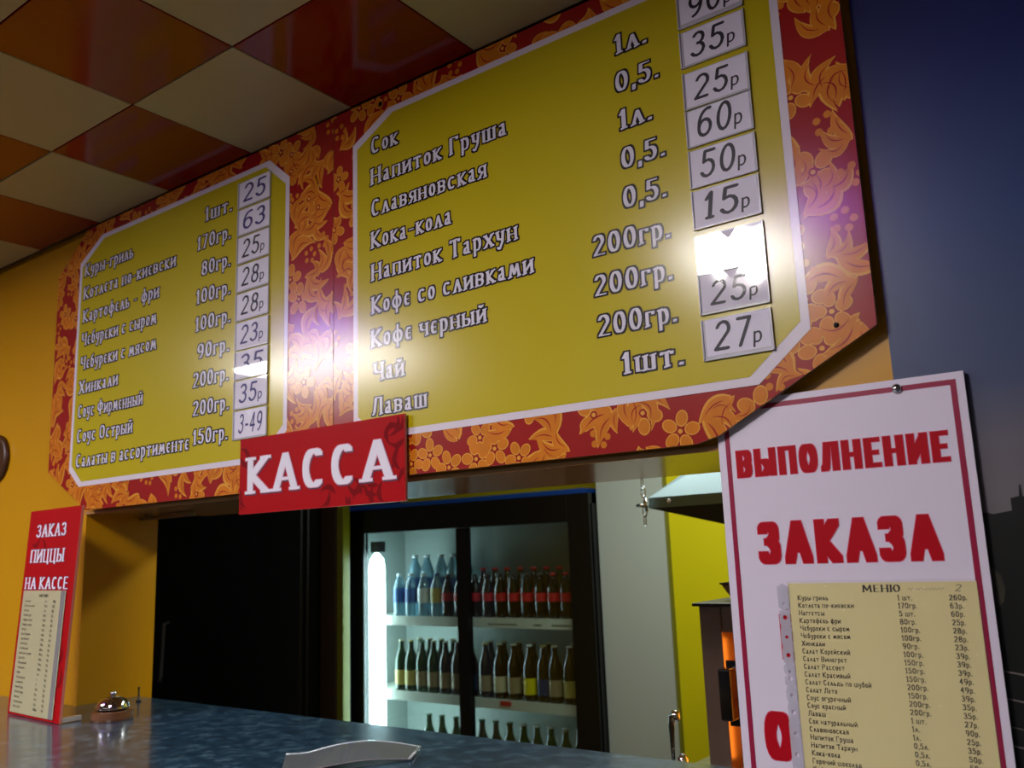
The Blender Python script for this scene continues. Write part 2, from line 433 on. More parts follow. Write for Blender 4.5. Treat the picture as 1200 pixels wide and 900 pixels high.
# ceiling of square glossy tiles, red and cream, each tile a piece
ceil = thing('ceiling', None, None, W(-1.2, 0, ZC + .012)); ceil['kind'] = 'structure'
nbox('ceiling_base', W(-4.1, -2.3, ZC + .012), W(1.3, 1.195, ZC + .03), mat('ceiling_gap', (70, 50, 30), rough=.7), ceil)
M_tc = mat('tile_cream', (172, 162, 122), rough=0.38, noise=0.03, nscale=5)
M_tr = mat('tile_red', (124, 14, 2), rough=0.12, spec=.3, noise=0.06, nscale=4)
TX, TY = .2767, .2474
tile_me = {}
for key, m in (('c', M_tc), ('r', M_tr)):
    bm = bmesh.new(); box(bm, (-TX * K / 2 + .0012, -TY * K / 2 + .0012, 0), (TX * K / 2 - .0012, TY * K / 2 - .0012, .006), .0012)
    me = bpy.data.meshes.new('ceiling_tile'); bm.to_mesh(me); bm.free(); me.materials.append(m); tile_me[key] = me
LAMPS = [(-2.62, -.36, .76, .38), (-.83, -.22, .26, .34)]
for i in range(-11, 8):
    for j in range(0, 13):
        cx = -1.3415 + .003 + (i + .5) * TX - TX / 2 + TX * .5; cy = 1.0 - (j + .5) * TY
        # tile joints measured at -1.0575, -1.342 ... (wall units)
        cx = -1.0575 + (i + .5) * TX
        if cx < -4 or cx > 1.2: continue
        if any(abs(cx - l[0]) < l[2] / 2 + .0 and abs(cy - l[1]) < l[3] / 2 for l in []): continue
        o = bpy.data.objects.new('ceiling_tile', tile_me['c' if (i + j) % 2 else 'r'])
        COL.objects.link(o); o.parent = ceil
        o.location = W(cx, cy, ZC + random.uniform(0, .0006)) - ceil.location

# the dusk street print on the right-hand wall
mur = thing('wall_mural', 'large dusk street print in deep blue right of the boards', 'mural', W(.45, YW, ZCT))
P0 = Plane((0, W(0, YW, 0).y - .004, 0), (1, 0, 0), (0, 0, 1))
X = lambda x: K * x
Z = lambda z: EYE + K * z
def mural_material():
    m = bpy.data.materials.new('mural_print'); m.use_nodes = True; nt = m.node_tree; b = nt.nodes['Principled BSDF']
    geo = nt.nodes.new('ShaderNodeNewGeometry'); sep = nt.nodes.new('ShaderNodeSeparateXYZ'); nt.links.new(geo.outputs['Position'], sep.inputs[0])
    mr = nt.nodes.new('ShaderNodeMapRange'); mr.inputs['From Min'].default_value = Z(.02); mr.inputs['From Max'].default_value = Z(.75)
    nt.links.new(sep.outputs['Z'], mr.inputs['Value'])
    cr = nt.nodes.new('ShaderNodeValToRGB'); e = cr.color_ramp.elements
    e[0].position = 0; e[0].color = lin((118, 112, 112)); e[1].position = 1; e[1].color = lin((18, 26, 74))
    for p, c in ((.10, (108, 104, 112)), (.19, (70, 82, 112)), (.42, (44, 70, 118)), (.7, (28, 42, 100))):
        q = e.new(p); q.color = lin(c)
    n = nt.nodes.new('ShaderNodeTexNoise'); n.inputs['Scale'].default_value = 2.2; n.inputs['Detail'].default_value = 2
    ad = nt.nodes.new('ShaderNodeMath'); ad.operation = 'MULTIPLY_ADD'; ad.inputs[1].default_value = .10; ad.inputs[2].default_value = -.05
    a2 = nt.nodes.new('ShaderNodeMath'); a2.operation = 'ADD'
    nt.links.new(n.outputs['Fac'], ad.inputs[0]); nt.links.new(ad.outputs[0], a2.inputs[0]); nt.links.new(mr.outputs[0], a2.inputs[1])
    nt.links.new(a2.outputs[0], cr.inputs[0]); nt.links.new(cr.outputs[0], b.inputs['Base Color'])
    b.inputs['Roughness'].default_value = .35
    return m
slab('sky_sheet', P0, rect(X(-.225), Z(ZCT), X(1.2), Z(.772)), -.003, 0, [mural_material(), M_bside], mur)
sky = [(-.225, -.285), (-.225, .018), (-.150, .020), (-.146, .018), (-.128, .021), (-.128, .033), (-.120, .035), (-.119, .046), (-.1175, .046), (-.117, .034),
       (-.114, .035), (-.113, .05), (-.1115, .05), (-.111, .035), (-.04, .037), (-.04, .06), (.05, .06), (.05, .03), (.2, .03), (.2, .075), (.33, .075), (.33, .04), (.6, .05), (.6, .02), (1.2, .03), (1.2, -.285)]
prints('skyline', P0, [[(X(a), Z(b)) for a, b in sky]], .0003, mat('mural_dark', (20, 22, 18), rough=.35, noise=.3, nscale=9), mur)
rnd = random.Random(4)
blobs = []
for i in range(26):
    cx, cz, rr = rnd.uniform(-.19, 1.1), rnd.uniform(-.27, -.07), rnd.uniform(.006, .022)
    blobs.append([(X(cx + rr * .6 * cos(t * pi / 5)), Z(cz + rr * 1.5 * sin(t * pi / 5))) for t in range(10)])
prints('street_glow', P0, blobs, .0006, mat('mural_brown', (92, 46, 14), rough=.35, noise=.35, nscale=30), mur)
prints('pale_bush', P0, [[(X(-.158 + .015 * cos(t * pi / 5)), Z(-.055 + .022 * sin(t * pi / 5))) for t in range(10)]], .0007, mat('mural_olive', (62, 58, 44), rough=.35, noise=.4, nscale=40), mur)
prints('green_light', P0, [rect(X(-.122), Z(-.098), X(-.112), Z(-.086))], .0007, mat('mural_green', (20, 78, 60), rough=.4), mur)
arcs = []
for c in range(4):
    zz = (-.126, -.152, -.178, -.196)[c]
    pts = [(-.2 + i * .05, zz - .012 * i + .0012 * i * i) for i in range(12)]
    for i in range(11):
        (a, b), (a2, b2) = pts[i], pts[i + 1]; t = .0016 if c != 2 else .0009
        arcs.append([(X(a), Z(b)), (X(a2), Z(b2)), (X(a2), Z(b2 + t)), (X(a), Z(b + t))])
prints('light_trail', P0, arcs, .0008, mat('mural_grey', (120, 112, 104), rough=.35), mur)

# ------------------------------------------------------------------ COUNTER
def counter_material():
    m = bpy.data.materials.new('counter_laminate'); m.use_nodes = True; nt = m.node_tree; b = nt.nodes['Principled BSDF']
    tc = nt.nodes.new('ShaderNodeTexCoord'); n = nt.nodes.new('ShaderNodeTexNoise'); n.inputs['Scale'].default_value = 38; n.inputs['Detail'].default_value = 5; n.inputs['Roughness'].default_value = .7
    cr = nt.nodes.new('ShaderNodeValToRGB'); e = cr.color_ramp.elements
    e[0].position = .3; e[0].color = lin((26, 46, 62)); e[1].position = .72; e[1].color = lin((96, 128, 142))
    q = e.new(.52); q.color = lin((44, 72, 92))
    nt.links.new(tc.outputs['Object'], n.inputs['Vector']); nt.links.new(n.outputs['Fac'], cr.inputs[0]); nt.links.new(cr.outputs[0], b.inputs['Base Color'])
    b.inputs['Roughness'].default_value = .24; b.inputs['Coat Weight'].default_value = .5; b.inputs['Coat Roughness'].default_value = .1
    return m
ct = thing('counter', 'long counter with a speckled blue top under the menu boards', 'counter', W(-1.0, .9, ZF))
bm = bmesh.new(); fp = [(-3.0, .50), (1.1, .50), (1.1, 1.020), (-.372, 1.020), (-.372, 1.16), (-1.918, 1.16), (-1.918, 1.020), (-3.0, 1.020)]
va = [bm.verts.new(W(x, y, ZCT)) for x, y in fp]; vb = [bm.verts.new(W(x, y, ZCT - .03)) for x, y in fp]
bm.faces.new(va); bm.faces.new(vb[::-1])
for i in range(8): bm.faces.new((vb[i], vb[(i + 1) % 8], va[(i + 1) % 8], va[i]))
finish('worktop', bm, counter_material(), ct)
nbox('front_panel', W(-3.0, .58, ZF), W(1.1, .60, ZCT - .030), mat('counter_front', (150, 110, 40), rough=.5), ct)

# ------------------------------------------------------------------ MENU BOARDS
def octa(x0, z0, x1, z1, tl, tr, brr, bl):
    return [(X(x0 + bl[0]), Z(z0)), (X(x1 - brr[0]), Z(z0)), (X(x1), Z(z0 + brr[1])), (X(x1), Z(z1 - tr[1])),
            (X(x1 - tr[0]), Z(z1)), (X(x0 + tl[0]), Z(z1)), (X(x0), Z(z1 - tl[1])), (X(x0), Z(z0 + bl[1]))]
def dedupe(p):
    out = []
    for q in p:
        if not out or (abs(q[0] - out[-1][0]) + abs(q[1] - out[-1][1])) > 1e-6: out.append(q)
    return out
PB = Plane((0, K, 0), (1, 0, 0), (0, 0, 1))      # the face of the boards
def board(name, label, outline, panel, rows, seed, qscale):
    cx = sum(p[0] for p in outline) / len(outline)
    t = thing(name, label, 'menu board', Vector((cx, K, Z(.12))))
    slab('board_panel', PB, outline, -.006, 0, [M_red, M_bside], t)
    x0, z0, x1, z1, tl, tr, brr, bl = panel
    rim = octa(*panel); w = .0105
    inn = octa(x0 + w, z0 + w, x1 - w, z1 - w, tl, tr, brr, bl)
    def region(a, b):
        a_, b_ = a / K, (b - EYE) / K
        return not (x0 + .02 < a_ < x1 - .02 and z0 + .02 < b_ < z1 - .02)
    l1, l2, l3, l4 = ornament(region, outline, 260, seed)
    prints('leaf_rims', PB, l1, .00025, M_or3, t)
    prints('leaf_print', PB, l2, .0005, M_or1, t)
    prints('leaf_veins', PB, l3, .00075, M_red, t)
    prints('flower_hearts', PB, l4, .0010, M_or3, t)
    prints('white_border', PB, [rim], .0013, M_rim, t)
    prints('yellow_field', PB, [inn], .0016, M_yel, t)
    o1, o2 = [], []
    H = .0285 * K
    for s, xa, xb, zb in rows:
        o1 += text(s, H, 'slav', X(xa), X(xb), Z(zb), extra=.0027)
        o2 += text(s, H, 'slav', X(xa), X(xb), Z(zb))
    prints('lettering_outline', PB, o1, .0019, M_ink, t)
    prints('lettering', PB, o2, .0022, M_let, t)
    return t
zr = [.6705 - .0562 * i for i in range(9)]
R = [('Сок', -1.008, -.946), ('Напиток Груша', -1.009, -.722), ('Славяновская', -1.008, -.763), ('Кока-кола', -1.009, -.834), ('Напиток Тархун', -1.009, -.710),
     ('Кофе со сливками', -1.009, -.684), ('Кофе черный', -1.010, -.772), ('Чай', -1.005, -.939), ('Лаваш', -1.010, -.892)]
Q = [('1л.', -.532, -.484), ('0,5.', -.534, -.470), ('1л.', -.532, -.484), ('0,5.', -.532, -.469), ('0,5.', -.533, -.471), ('200гр.', -.584, -.470), ('200гр.', -.585, -.471), ('200гр.', -.583, -.469), ('1шт.', -.550, -.464)]
rows_r = [(s, a, b, zr[i] - .001) for i, (s, a, b) in enumerate(R)] + [(s, a, b, zr[i] - .001) for i, (s, a, b) in enumerate(Q)]
out_r = [(X(-1.102), Z(.119)), (X(-.455), Z(.119)), (X(-.425), Z(.126)), (X(-.231), Z(.229)), (X(-.231), Z(.665)), (X(-.37), Z(.770)), (X(-1.102), Z(.770))]
board('menu_board', 'right yellow drinks board on floral red ground, larger in view', out_r, (-1.053, .181, -.303, .741, (.085, .043), (.07, .045), (.066, .056), (.04, .03)), rows_r, 5, 1)
L = [('Куры-гриль', -1.938, -1.737), ('Котлета по-киевски', -1.938, -1.575), ('Картофель - фри', -1.936, -1.632), ('Чебуреки с сыром', -1.935, -1.638), ('Чебуреки с мясом', -1.934, -1.635),
     ('Хинкали', -1.936, -1.776), ('Соус Фирменный', -1.934, -1.677), ('Соус Острый', -1.933, -1.711), ('Салаты в ассортименте', -1.932, -1.508)]
LQ = [('1шт.', -1.478, -1.392), ('170гр.', -1.501, -1.394), ('80гр.', -1.484, -1.393), ('100гр.', -1.499, -1.391), ('100гр.', -1.499, -1.389), ('90гр.', -1.490, -1.391), ('200гр.', -1.501, -1.391), ('200гр.', -1.499, -1.388), ('150гр.', -1.496, -1.389)]
rows_l = [(s, a, b, .655 - .0552 * i) for i, (s, a, b) in enumerate(L)] + [(s, a, b, zr[i]) for i, (s, a, b) in enumerate(LQ)]
out_l = [(X(-1.885), Z(.118)), (X(-1.103), Z(.118)), (X(-1.103), Z(.770)), (X(-1.935), Z(.770)), (X(-2.064), Z(.68)), (X(-2.058), Z(.212))]
board('menu_board', 'left yellow hot-food board on floral red ground, at the yellow wall', out_l, (-1.962, .170, -1.220, .741, (.09, .05), (.058, .05), (.06, .05), (.045, .038)), rows_l, 9, 1)

# screw heads on the boards
def screw(loc, label, r=.0045, m=None):
    bm = bmesh.new(); lathe(bm, (0, 0, 0), [(r, 0), (r * .95, r * .35), (r * .6, r * .7), (r * .1, r * .85)], 14)
    bmesh.ops.rotate(bm, verts=bm.verts, cent=(0, 0, 0), matrix=Matrix.Rotation(pi / 2, 3, 'X'))
    o = finish('screw', bm, m or mat('steel', (200, 200, 205), rough=.15, metal=1.0), smooth=True); o.location = loc
    tag(o, label, 'screw')
screw((X(-.274), K - .0008, Z(.236)), 'black screw head near the lower right corner of the drinks board', .0035, mat('black_metal', (15, 12, 12), rough=.4))

# ------------------------------------------------------------------ PRICE CARDS in clear pockets
def price_card(s, x0, z0, x1, z1, label, group, warped=False, ink=None, ins=(.004, .004), hw=None, ang=0, tall=.62):
    Wc, Hc = X(x1) - X(x0), K * (z1 - z0)
    t = thing('price_card', label, 'price card', Vector((X(x0), K - .0026, Z(z0))), group)
    th = radians(ang); P = Plane((X(x0), K - .0026, Z(z0)), (cos(th), 0, sin(th)), (-sin(th), 0, cos(th)))
    # back plate and raised pocket edges
    slab('pocket_back', P, rect(0, 0, Wc, Hc), 0, .0006, [M_pedge, M_pedge], t)
    pa, pb = ins
    slab('paper', P, rect(pa, pb, Wc - .004, Hc - .0015), .0007, .0010, [M_paper, M_paper], t)
    H = Hc * (tall + .06)
    wN = hw if hw else .72
    main = s.rstrip('р'); xs = Wc * .15; xe = Wc * (.15 + wN * (.72 if s.endswith('р') else .95))
    pl = text(main, H, 'hand', xs, xe, Hc * .2, slant=.14)
    if s.endswith('р'):
        pl += text('р', H * .55, 'hand', xe + Wc * .05, xe + Wc * .17, Hc * .24, slant=.1)
    if s: prints('handwriting', P, pl, .0013, ink or M_pen, t)
    bm = bmesh.new(); e = .0016
    for q in (rect(0, 0, Wc, e), rect(0, 0, e, Hc), rect(Wc - e, 0, Wc, Hc)):
        a0, b0 = q[0]; a1, b1 = q[2]
        vs = [bm.verts.new(P.p(a, b, h)) for h in (.0006, .003) for a, b in q]
        for f in ((4, 5, 6, 7), (0, 1, 5, 4), (1, 2, 6, 5), (2, 3, 7, 6), (3, 0, 4, 7)): bm.faces.new([vs[i] for i in f])
    finish('pocket_rim', bm, M_pedge, t)
    mx = Wc * .5; nt_ = Hc * .22
    cov = [(.001, .001), (Wc - .001, .001), (Wc - .001, Hc), (mx + Wc * .13, Hc), (mx + .002, Hc - nt_), (mx - .002, Hc - nt_), (mx - Wc * .13, Hc), (.001, Hc)]
    prints('pocket_front', P, [cov], .0031, M_coverw if warped else M_cover, t)
    return t
SZ = .0535
tops_r = [.717, .661, .602, .549, .494, .439, .379, .328, .270]
vals = ['90р', '35р', '25р', '60р', '50р', '15р', '25р', '25р', '27р']
nm = ['topmost', 'second', 'third', 'fourth', 'fifth', 'sixth', 'seventh', 'eighth', 'lowest']
dsc = ['reading 90', 'reading 35', 'reading 25', 'reading 60', 'reading 50', 'reading 15', 'whitened by lamp glare', 'half hidden by lamp glare', 'reading 27']
for i in range(9):
    price_card(vals[i], -.4345, tops_r[i] - SZ + .002, -.3455, tops_r[i], f'{nm[i]} handwritten price card on the right drinks board, {dsc[i]}', 'price cards on the right board',
               warped=i in (6, 7), ang=(0, .2, -.2, .3, 0, .2, 0, -.1, .3)[i], ins=((.004, .008), (.006, .004), (.004, .004), (.0045, .003), (.003, .002), (.003, .002), (.002, .002), (.004, .005), (.005, .006))[i], tall=(.62, .62, .6, .7, .66, .64, .6, .55, .66)[i])
vl = ['25', '63', '25р', '28р', '28р', '23р', '35', '35р', '3-49']
dl = ['reading 25', 'reading 63', 'reading 25 in dark ink', 'reading 28, above another 28', 'reading 28, below another 28', 'faint, reading 23', 'partly whited out by a lamp', 'faint, reading 35', 'next to the red till sign']
for i in range(9):
    zt = .719 - .0562 * i
    price_card(vl[i], -1.369, zt - SZ, -1.272, zt, f'{nm[i]} handwritten price card on the left food board, {dl[i]}', 'price cards on the left board',
               ink=M_pen if i in (2, 3, 4) else M_penb, ang=(0, -.3, .2, 0, .2, -.2, 0, .2, 0)[i])

# ------------------------------------------------------------------ KASSA SIGN
t = thing('till_sign', 'red hanging sign with white letters КАССА between the two boards', 'sign', Vector((X(-1.147), K - .012, Z(.081))))
PK = Plane((0, K - .012, 0), (1, 0, 0), (0, 0, 1)); s_ = (K - .012) / K
def KX(x): return X(x) * s_
def KZ(z): return EYE + K * z * s_
M_sred = mat('sign_red', (176, 4, 12), rough=.6, spec=.1, coat=.1, crough=.2, noise=.05, nscale=6)
M_sdk = mat('sign_dark_red', (126, 2, 10), rough=.6, spec=.1)
M_pink = mat('sign_edge', (206, 120, 106), rough=.4)
M_white = mat('sign_white', (238, 232, 240), rough=.5, spec=.2)
slab('sign_panel', PK, rect(KX(-1.351), KZ(.080), KX(-.9405), KZ(.2155)), -.005, 0, [M_sred, M_pink], t)
conv = rect(KX(-1.349), KZ(.082), KX(-.943), KZ(.2135))
sw = []
rnd = random.Random(3)
for cx, cz, n_ in ((-1.325, .185, 4), (-1.05, .095, 5), (-.965, .18, 6), (-1.0, .105, 4), (-.96, .13, 3), (-1.335, .12, 3), (-1.12, .09, 2)):
    for j in range(n_):
        sw.append(leaf(KX(cx + rnd.uniform(-.02, .02)), KZ(cz + rnd.uniform(-.02, .02)), .045, .012, rnd.uniform(0, 6), rnd.choice((-.3, .3))))
prints('dark_swirls', PK, [q for q in (clip(p, conv) for p in sw) if len(q) > 2], .0003, M_sdk, t)
xs = [(-1.325, -1.258), (-1.243, -1.176), (-1.168, -1.108), (-1.096, -1.034), (-1.020, -.964)]
xs = [(-1.327, -1.268), (-1.255, -1.192), (-1.178, -1.122), (-1.106, -1.050), (-1.034, -.966)]
o1, o2, o3 = [], [], []
for ch, (a, b) in zip('КАССА', xs):
    o1 += text(ch, .064 * K, 'serif', KX(a), KX(b), KZ(.1155)); o2 += text(ch, .064 * K, 'serif', KX(a), KX(b), KZ(.1155), extra=.0014)
    o3 += text(ch, .064 * K, 'serif', KX(a) + .002, KX(b) + .002, KZ(.1155) - .0025, extra=.0014)
prints('letter_shadow', PK, o3, .0005, mat('letter_violet', (70, 12, 60), rough=.4), t)
prints('letter_edge', PK, o2, .0008, mat('letter_pink', (226, 160, 176), rough=.4), t)
prints('lettering', PK, o1, .0011, M_white, t)

# ------------------------------------------------------------------ POSTER "ВЫПОЛНЕНИЕ ЗАКАЗА"
yp = K + .0115; s_p = yp / K
def QX(x): return X(x) * s_p
def QZ(z): return EYE + K * z * s_p
PP = Plane((0, yp, 0), (1, 0, 0), (0, 0, 1))
t = thing('order_poster', 'tall white board with red words about filling orders, beside the mural', 'poster', Vector((QX(-.29), yp, QZ(-.285))))
M_pw = mat('poster_white', (236, 226, 238), rough=.35, coat=.2, noise=.015, nscale=3)
M_pm = mat('poster_magenta', (158, 18, 62), rough=.35); M_pr = mat('poster_red', (186, 6, 26), rough=.5, spec=.15)
slab('poster_panel', PP, rect(QX(-.4265), QZ(-.285), QX(-.1525), QZ(.1655)), -.0045, 0, [M_pw, mat('poster_side', (190, 196, 196), rough=.4)], t)
lw = .0058; fx0, fx1, fz0, fz1 = -.4175, -.1605, -.278, .158
fr = [rect(fx0, fz0, fx0 + lw, fz1), rect(fx1 - lw, fz0, fx1, fz1), rect(fx0 + lw, fz1 - lw, fx1 - lw, fz1), rect(fx0 + lw, fz0, fx1 - lw, fz0 + lw)]
prints('frame_line', PP, [[(QX(a), QZ(b)) for a, b in q] for q in fr], .0003, M_pm, t)
lt = text('ВЫПОЛНЕНИЕ', .0325 * K, 'block', QX(-.4055), QX(-.1745), QZ(.0735)) + text('ЗАКАЗА', .048 * K, 'block', QX(-.3865), QX(-.1925), QZ(-.0265)) \
   + text('В', .050 * K, 'block', QX(-.3705), QX(-.340), QZ(-.131)) + text('О', .052 * K, 'block', QX(-.3985), QX(-.366), QZ(-.2385))
le = text('ВЫПОЛНЕНИЕ', .0325 * K, 'block', QX(-.4055), QX(-.1745), QZ(.0735), extra=.0007) + text('ЗАКАЗА', .048 * K, 'block', QX(-.3865), QX(-.1925), QZ(-.0265), extra=.0007) \
   + text('О', .052 * K, 'block', QX(-.3985), QX(-.366), QZ(-.2385), extra=.0007)
prints('letter_edge', PP, le, .0003, mat('poster_pink', (228, 120, 150), rough=.4), t)
prints('lettering', PP, lt, .0006, M_pr, t)
screw((QX(-.2185), yp - .0004, QZ(.1555)), 'bright domed screw at the top edge of the white poster', .0062)

# menu sheet in a plastic sleeve on the poster
M_cream = mat('menu_paper', (238, 224, 158), rough=.6, noise=.02, nscale=8)
M_mink = mat('menu_ink', (58, 46, 20), rough=.6)
M_sleeve = film('sleeve_film', (253, 253, 253), .01, .07, bump=.8, bscale=30, haze=.03)
SHEET = [('Куры гриль', '1 шт.', '260р.'), ('Котлета по-киевски', '170гр.', '63р.'), ('Наггетсы', '5 шт.', '60р.'), ('Картофель фри', '80гр.', '25р.'), ('Чебуреки с сыром', '100гр.', '28р.'),
         ('Чебуреки с мясом', '100гр.', '28р.'), ('Хинкали', '90гр.', '23р.'), ('Салат Корейский', '100гр.', '39р.'), ('Салат Винегрет', '150гр.', '39р.'), ('Салат Рассвет', '150гр.', '39р.'),
         ('Салат Красивый', '150гр.', '49р.'), ('Салат Сельдь по шубой', '200гр.', '49р.'), ('Салат Лето', '150гр.', '39р.'), ('Соус огуречный', '200гр.', '35р.'), ('Соус красный', '200гр.', '35р.'),
         ('Лаваш', '1 шт.', '27р.'), ('Сок натуральный', '1л.', '90р.'), ('Славяновская', '1л.', '25р.'), ('Напиток Груша', '0,5л.', '35р.'), ('Напиток Тархун', '0,5л.', '50р.'), ('Кока-кола', '0,5л.', '50р.'), ('Горячий шоколад', '0,5л.', '50р.'), ('Кофе черный', '200гр.', '25р.'), ('Чай', '200гр.', '15р.')]
def menu_sheet(plane, Wd, Hd, parent, row0, dr, ch, fx=(.05, .60, .86)):
    """lettering of a menu page: (0,0) is the page's lower left corner"""
    pl = []
    for i, (a, b, c) in enumerate(SHEET):
        y = Hd - row0 - dr * i
        if y < ch: break
        w_ = width(a, 'tiny', ch) * 1.02
        pl += text(a, ch, 'tiny', Wd * fx[0], Wd * fx[0] + w_, y)
        pl += text(b, ch, 'tiny', Wd * fx[1], Wd * fx[1] + width(b, 'tiny', ch) * 1.05, y)
        pl += text(c, ch, 'tiny', Wd * fx[2], Wd * fx[2] + width(c, 'tiny', ch) * 1.05, y)
    pl += text('МЕНЮ', ch * 1.35, 'slav', Wd * .42, Wd * .62, Hd - row0 + dr * 1.05)
    prints('menu_lettering', plane, pl, .0003, M_mink, parent)
px0, px1, pz0, pz1 = -.3565, -.1655, -.283, -.048
PS = Plane((QX(px0), yp - .0012, QZ(pz0)), (1, 0, .004), (0, 0, 1))
t = thing('menu_sheet', 'cream typed menu page in a clear sleeve taped onto the white poster', 'menu', Vector((QX(px0), yp - .0012, QZ(pz0))))
Wd, Hd = QX(px1) - QX(px0), K * s_p * (pz1 - pz0)
slab('page', PS, rect(0, 0, Wd, Hd), -.0004, 0, [M_cream, M_cream], t)
menu_sheet(PS, Wd, Hd, t, .0210, .00920, .0063)
prints('pencil_note', PS, text('2', .008, 'hand', Wd * .89, Wd * .92, Hd - .0110, slant=.3) + [[(Wd * (.66 + .007 * i), Hd - .0085 + .0016 * sin(i * 2.3)), (Wd * (.667 + .007 * i), Hd - .0085 + .0016 * sin(i * 2.3 + 2.3)), (Wd * (.667 + .007 * i), Hd - .0079 + .0016 * sin(i * 2.3 + 2.3)), (Wd * (.66 + .007 * i), Hd - .0079 + .0016 * sin(i * 2.3))] for i in range(26)], .0003, mat('pencil', (150, 138, 104), rough=.7), t)
bm = bmesh.new()
nx, nz = 14, 16; gv = {}
for i in range(nx + 1):
    for j in range(nz + 1):
        a = -.001 + (Wd + .004) * i / nx; b = -.0 + (Hd + .003) * j / nz
        gv[i, j] = bm.verts.new(PS.p(a, b, .0020 + .0011 * sin(i * 1.1 + j * .6) * sin(j * 1.7 + i * .3)))
for i in range(nx):
    for j in range(nz): bm.faces.new((gv[i, j], gv[i + 1, j], gv[i + 1, j + 1], gv[i, j + 1]))
finish('sleeve', bm, M_sleeve, t, smooth=True)
# punched strip of the sleeve, real holes
bm = bmesh.new(); sw_ = .0145; holes = [.012, .035, .06, .085, .11, .130, .150, .158, .178, .20, .224, .241]
def hole_cell(b0, b1, hc, r):
    n = 12; ring = [(-sw_ / 2 + r * cos(2 * pi * k / n), hc + r * sin(2 * pi * k / n)) for k in range(n)]
    outer = []
    for k in range(n):
        c, s = cos(2 * pi * k / n), sin(2 * pi * k / n); hx, hz = sw_ / 2, (b1 - b0) / 2; f_ = min(hx / abs(c) if abs(c) > 1e-6 else 9, hz / abs(s) if abs(s) > 1e-6 else 9)
        outer.append((-sw_ / 2 + c * f_, (b0 + b1) / 2 + s * f_))
    rv = [bm.verts.new(PS.p(a, b, .0012)) for a, b in ring]; ov = [bm.verts.new(PS.p(a, b, .0012)) for a, b in outer]
    for k in range(n): bm.faces.new((rv[k], ov[k], ov[(k + 1) % n], rv[(k + 1) % n]))
bb = [0] + [(holes[i] + holes[i + 1]) / 2 for i in range(len(holes) - 1)] + [Hd]
for i, h in enumerate(holes): hole_cell(bb[i], bb[i + 1], h, .0021 if i % 2 else .0027)
finish('punched_strip', bm, film('strip_film', (235, 235, 240), .05, .12, haze=.72, hazec=(216, 212, 222)), t)

# ------------------------------------------------------------------ RED STANDING SIGN "ЗАКАЗ ПИЦЦЫ НА КАССЕ"
BL, BRt = W(-1.971, .905, ZCT + .001), W(-1.733, .890, ZCT + .001)
ua = (BRt - BL); SW = ua.length; ub = Vector((0, .022, .409)) * K; SH = ub.length
PR = Plane(BL, ua, ub)
t = thing('order_sign', 'tall red stand-up sign leaning at the yellow wall on the counter, far left', 'sign', BL)
slab('sign_panel', PR, rect(0, 0, SW, SH), -.006, 0, [M_sred, M_pink], t)
o1, o2 = [], []
for s, fa, fb, ga, gb in (('ЗАКАЗ', .18, .76, .862, .925), ('ПИЦЦЫ', .11, .77, .735, .800), ('НА КАССЕ', .06, .90, .604, .662)):
    o1 += text(s, SH * (gb - ga), 'serif', SW * fa, SW * fb, SH * ga); o2 += text(s, SH * (gb - ga), 'serif', SW * fa, SW * fb, SH * ga, extra=.0012)
prints('letter_edge', PR, o2, .0004, mat('letter_violet_dark', (96, 40, 84), rough=.4), t)
prints('lettering', PR, o1, .0008, M_white, t)
prints('dark_swirls', PR, [leaf(SW * a, SH * b, .05, .014, c, .3) for a, b, c in ((.2, .84, .5), (.35, .81, 2), (.9, .3, 1.2), (.93, .2, 1.5), (.06, .45, 1.5))], .0002, M_sdk, t)
bm = bmesh.new(); q0 = PR.p(SW * .5, 0, -.006)
for f_ in (.12, .96): q0 = PR.p(SW * f_, 0, -.006); box(bm, (q0.x - .006, q0.y, BL.z), (q0.x + .006, q0.y + .045, BL.z + .010), .001)
tag(finish('foot', bm, mat('clear_foot', (190, 186, 176), rough=.2, coat=.6), t), kind='stuff')
Wp, Hp = SW * .86, SH * .585
PM = Plane(PR.p(SW * .035, SH * .012, .0022), PR.ua, PR.ub)
t2 = thing('menu_sheet', 'narrow pale menu page in a sleeve on the red stand-up sign', 'menu', PM.o)
bm = bmesh.new()
cols = [bm.verts.new(PM.p(Wp * a + (.006 if i == 0 else 0), Hp * b, 0.0)) for i, (a, b) in enumerate(((0, 0), (1, 0), (1, 1), (.03, 1), (.03, .75)))]
bm.faces.new(cols); finish('page', bm, mat('menu_paper_pale', (214, 206, 160), rough=.5, noise=.02), t2)
menu_sheet(PM, Wp, Hp, t2, .026, .0105, .0052, (.10, .56, .74))
prints('sleeve_edge', PM, [rect(Wp * .90, 0, Wp * .99, Hp)], .0005, film('sleeve_edge_film', (235, 235, 240), .12, .1, bump=.6, bscale=60, haze=.5, hazec=(190, 186, 196)), t2)
prints('sleeve', PM, [rect(.004, 0, Wp, Hp)], .0010, film('sleeve_film_smooth', (246, 246, 246), .02, .1), t2)

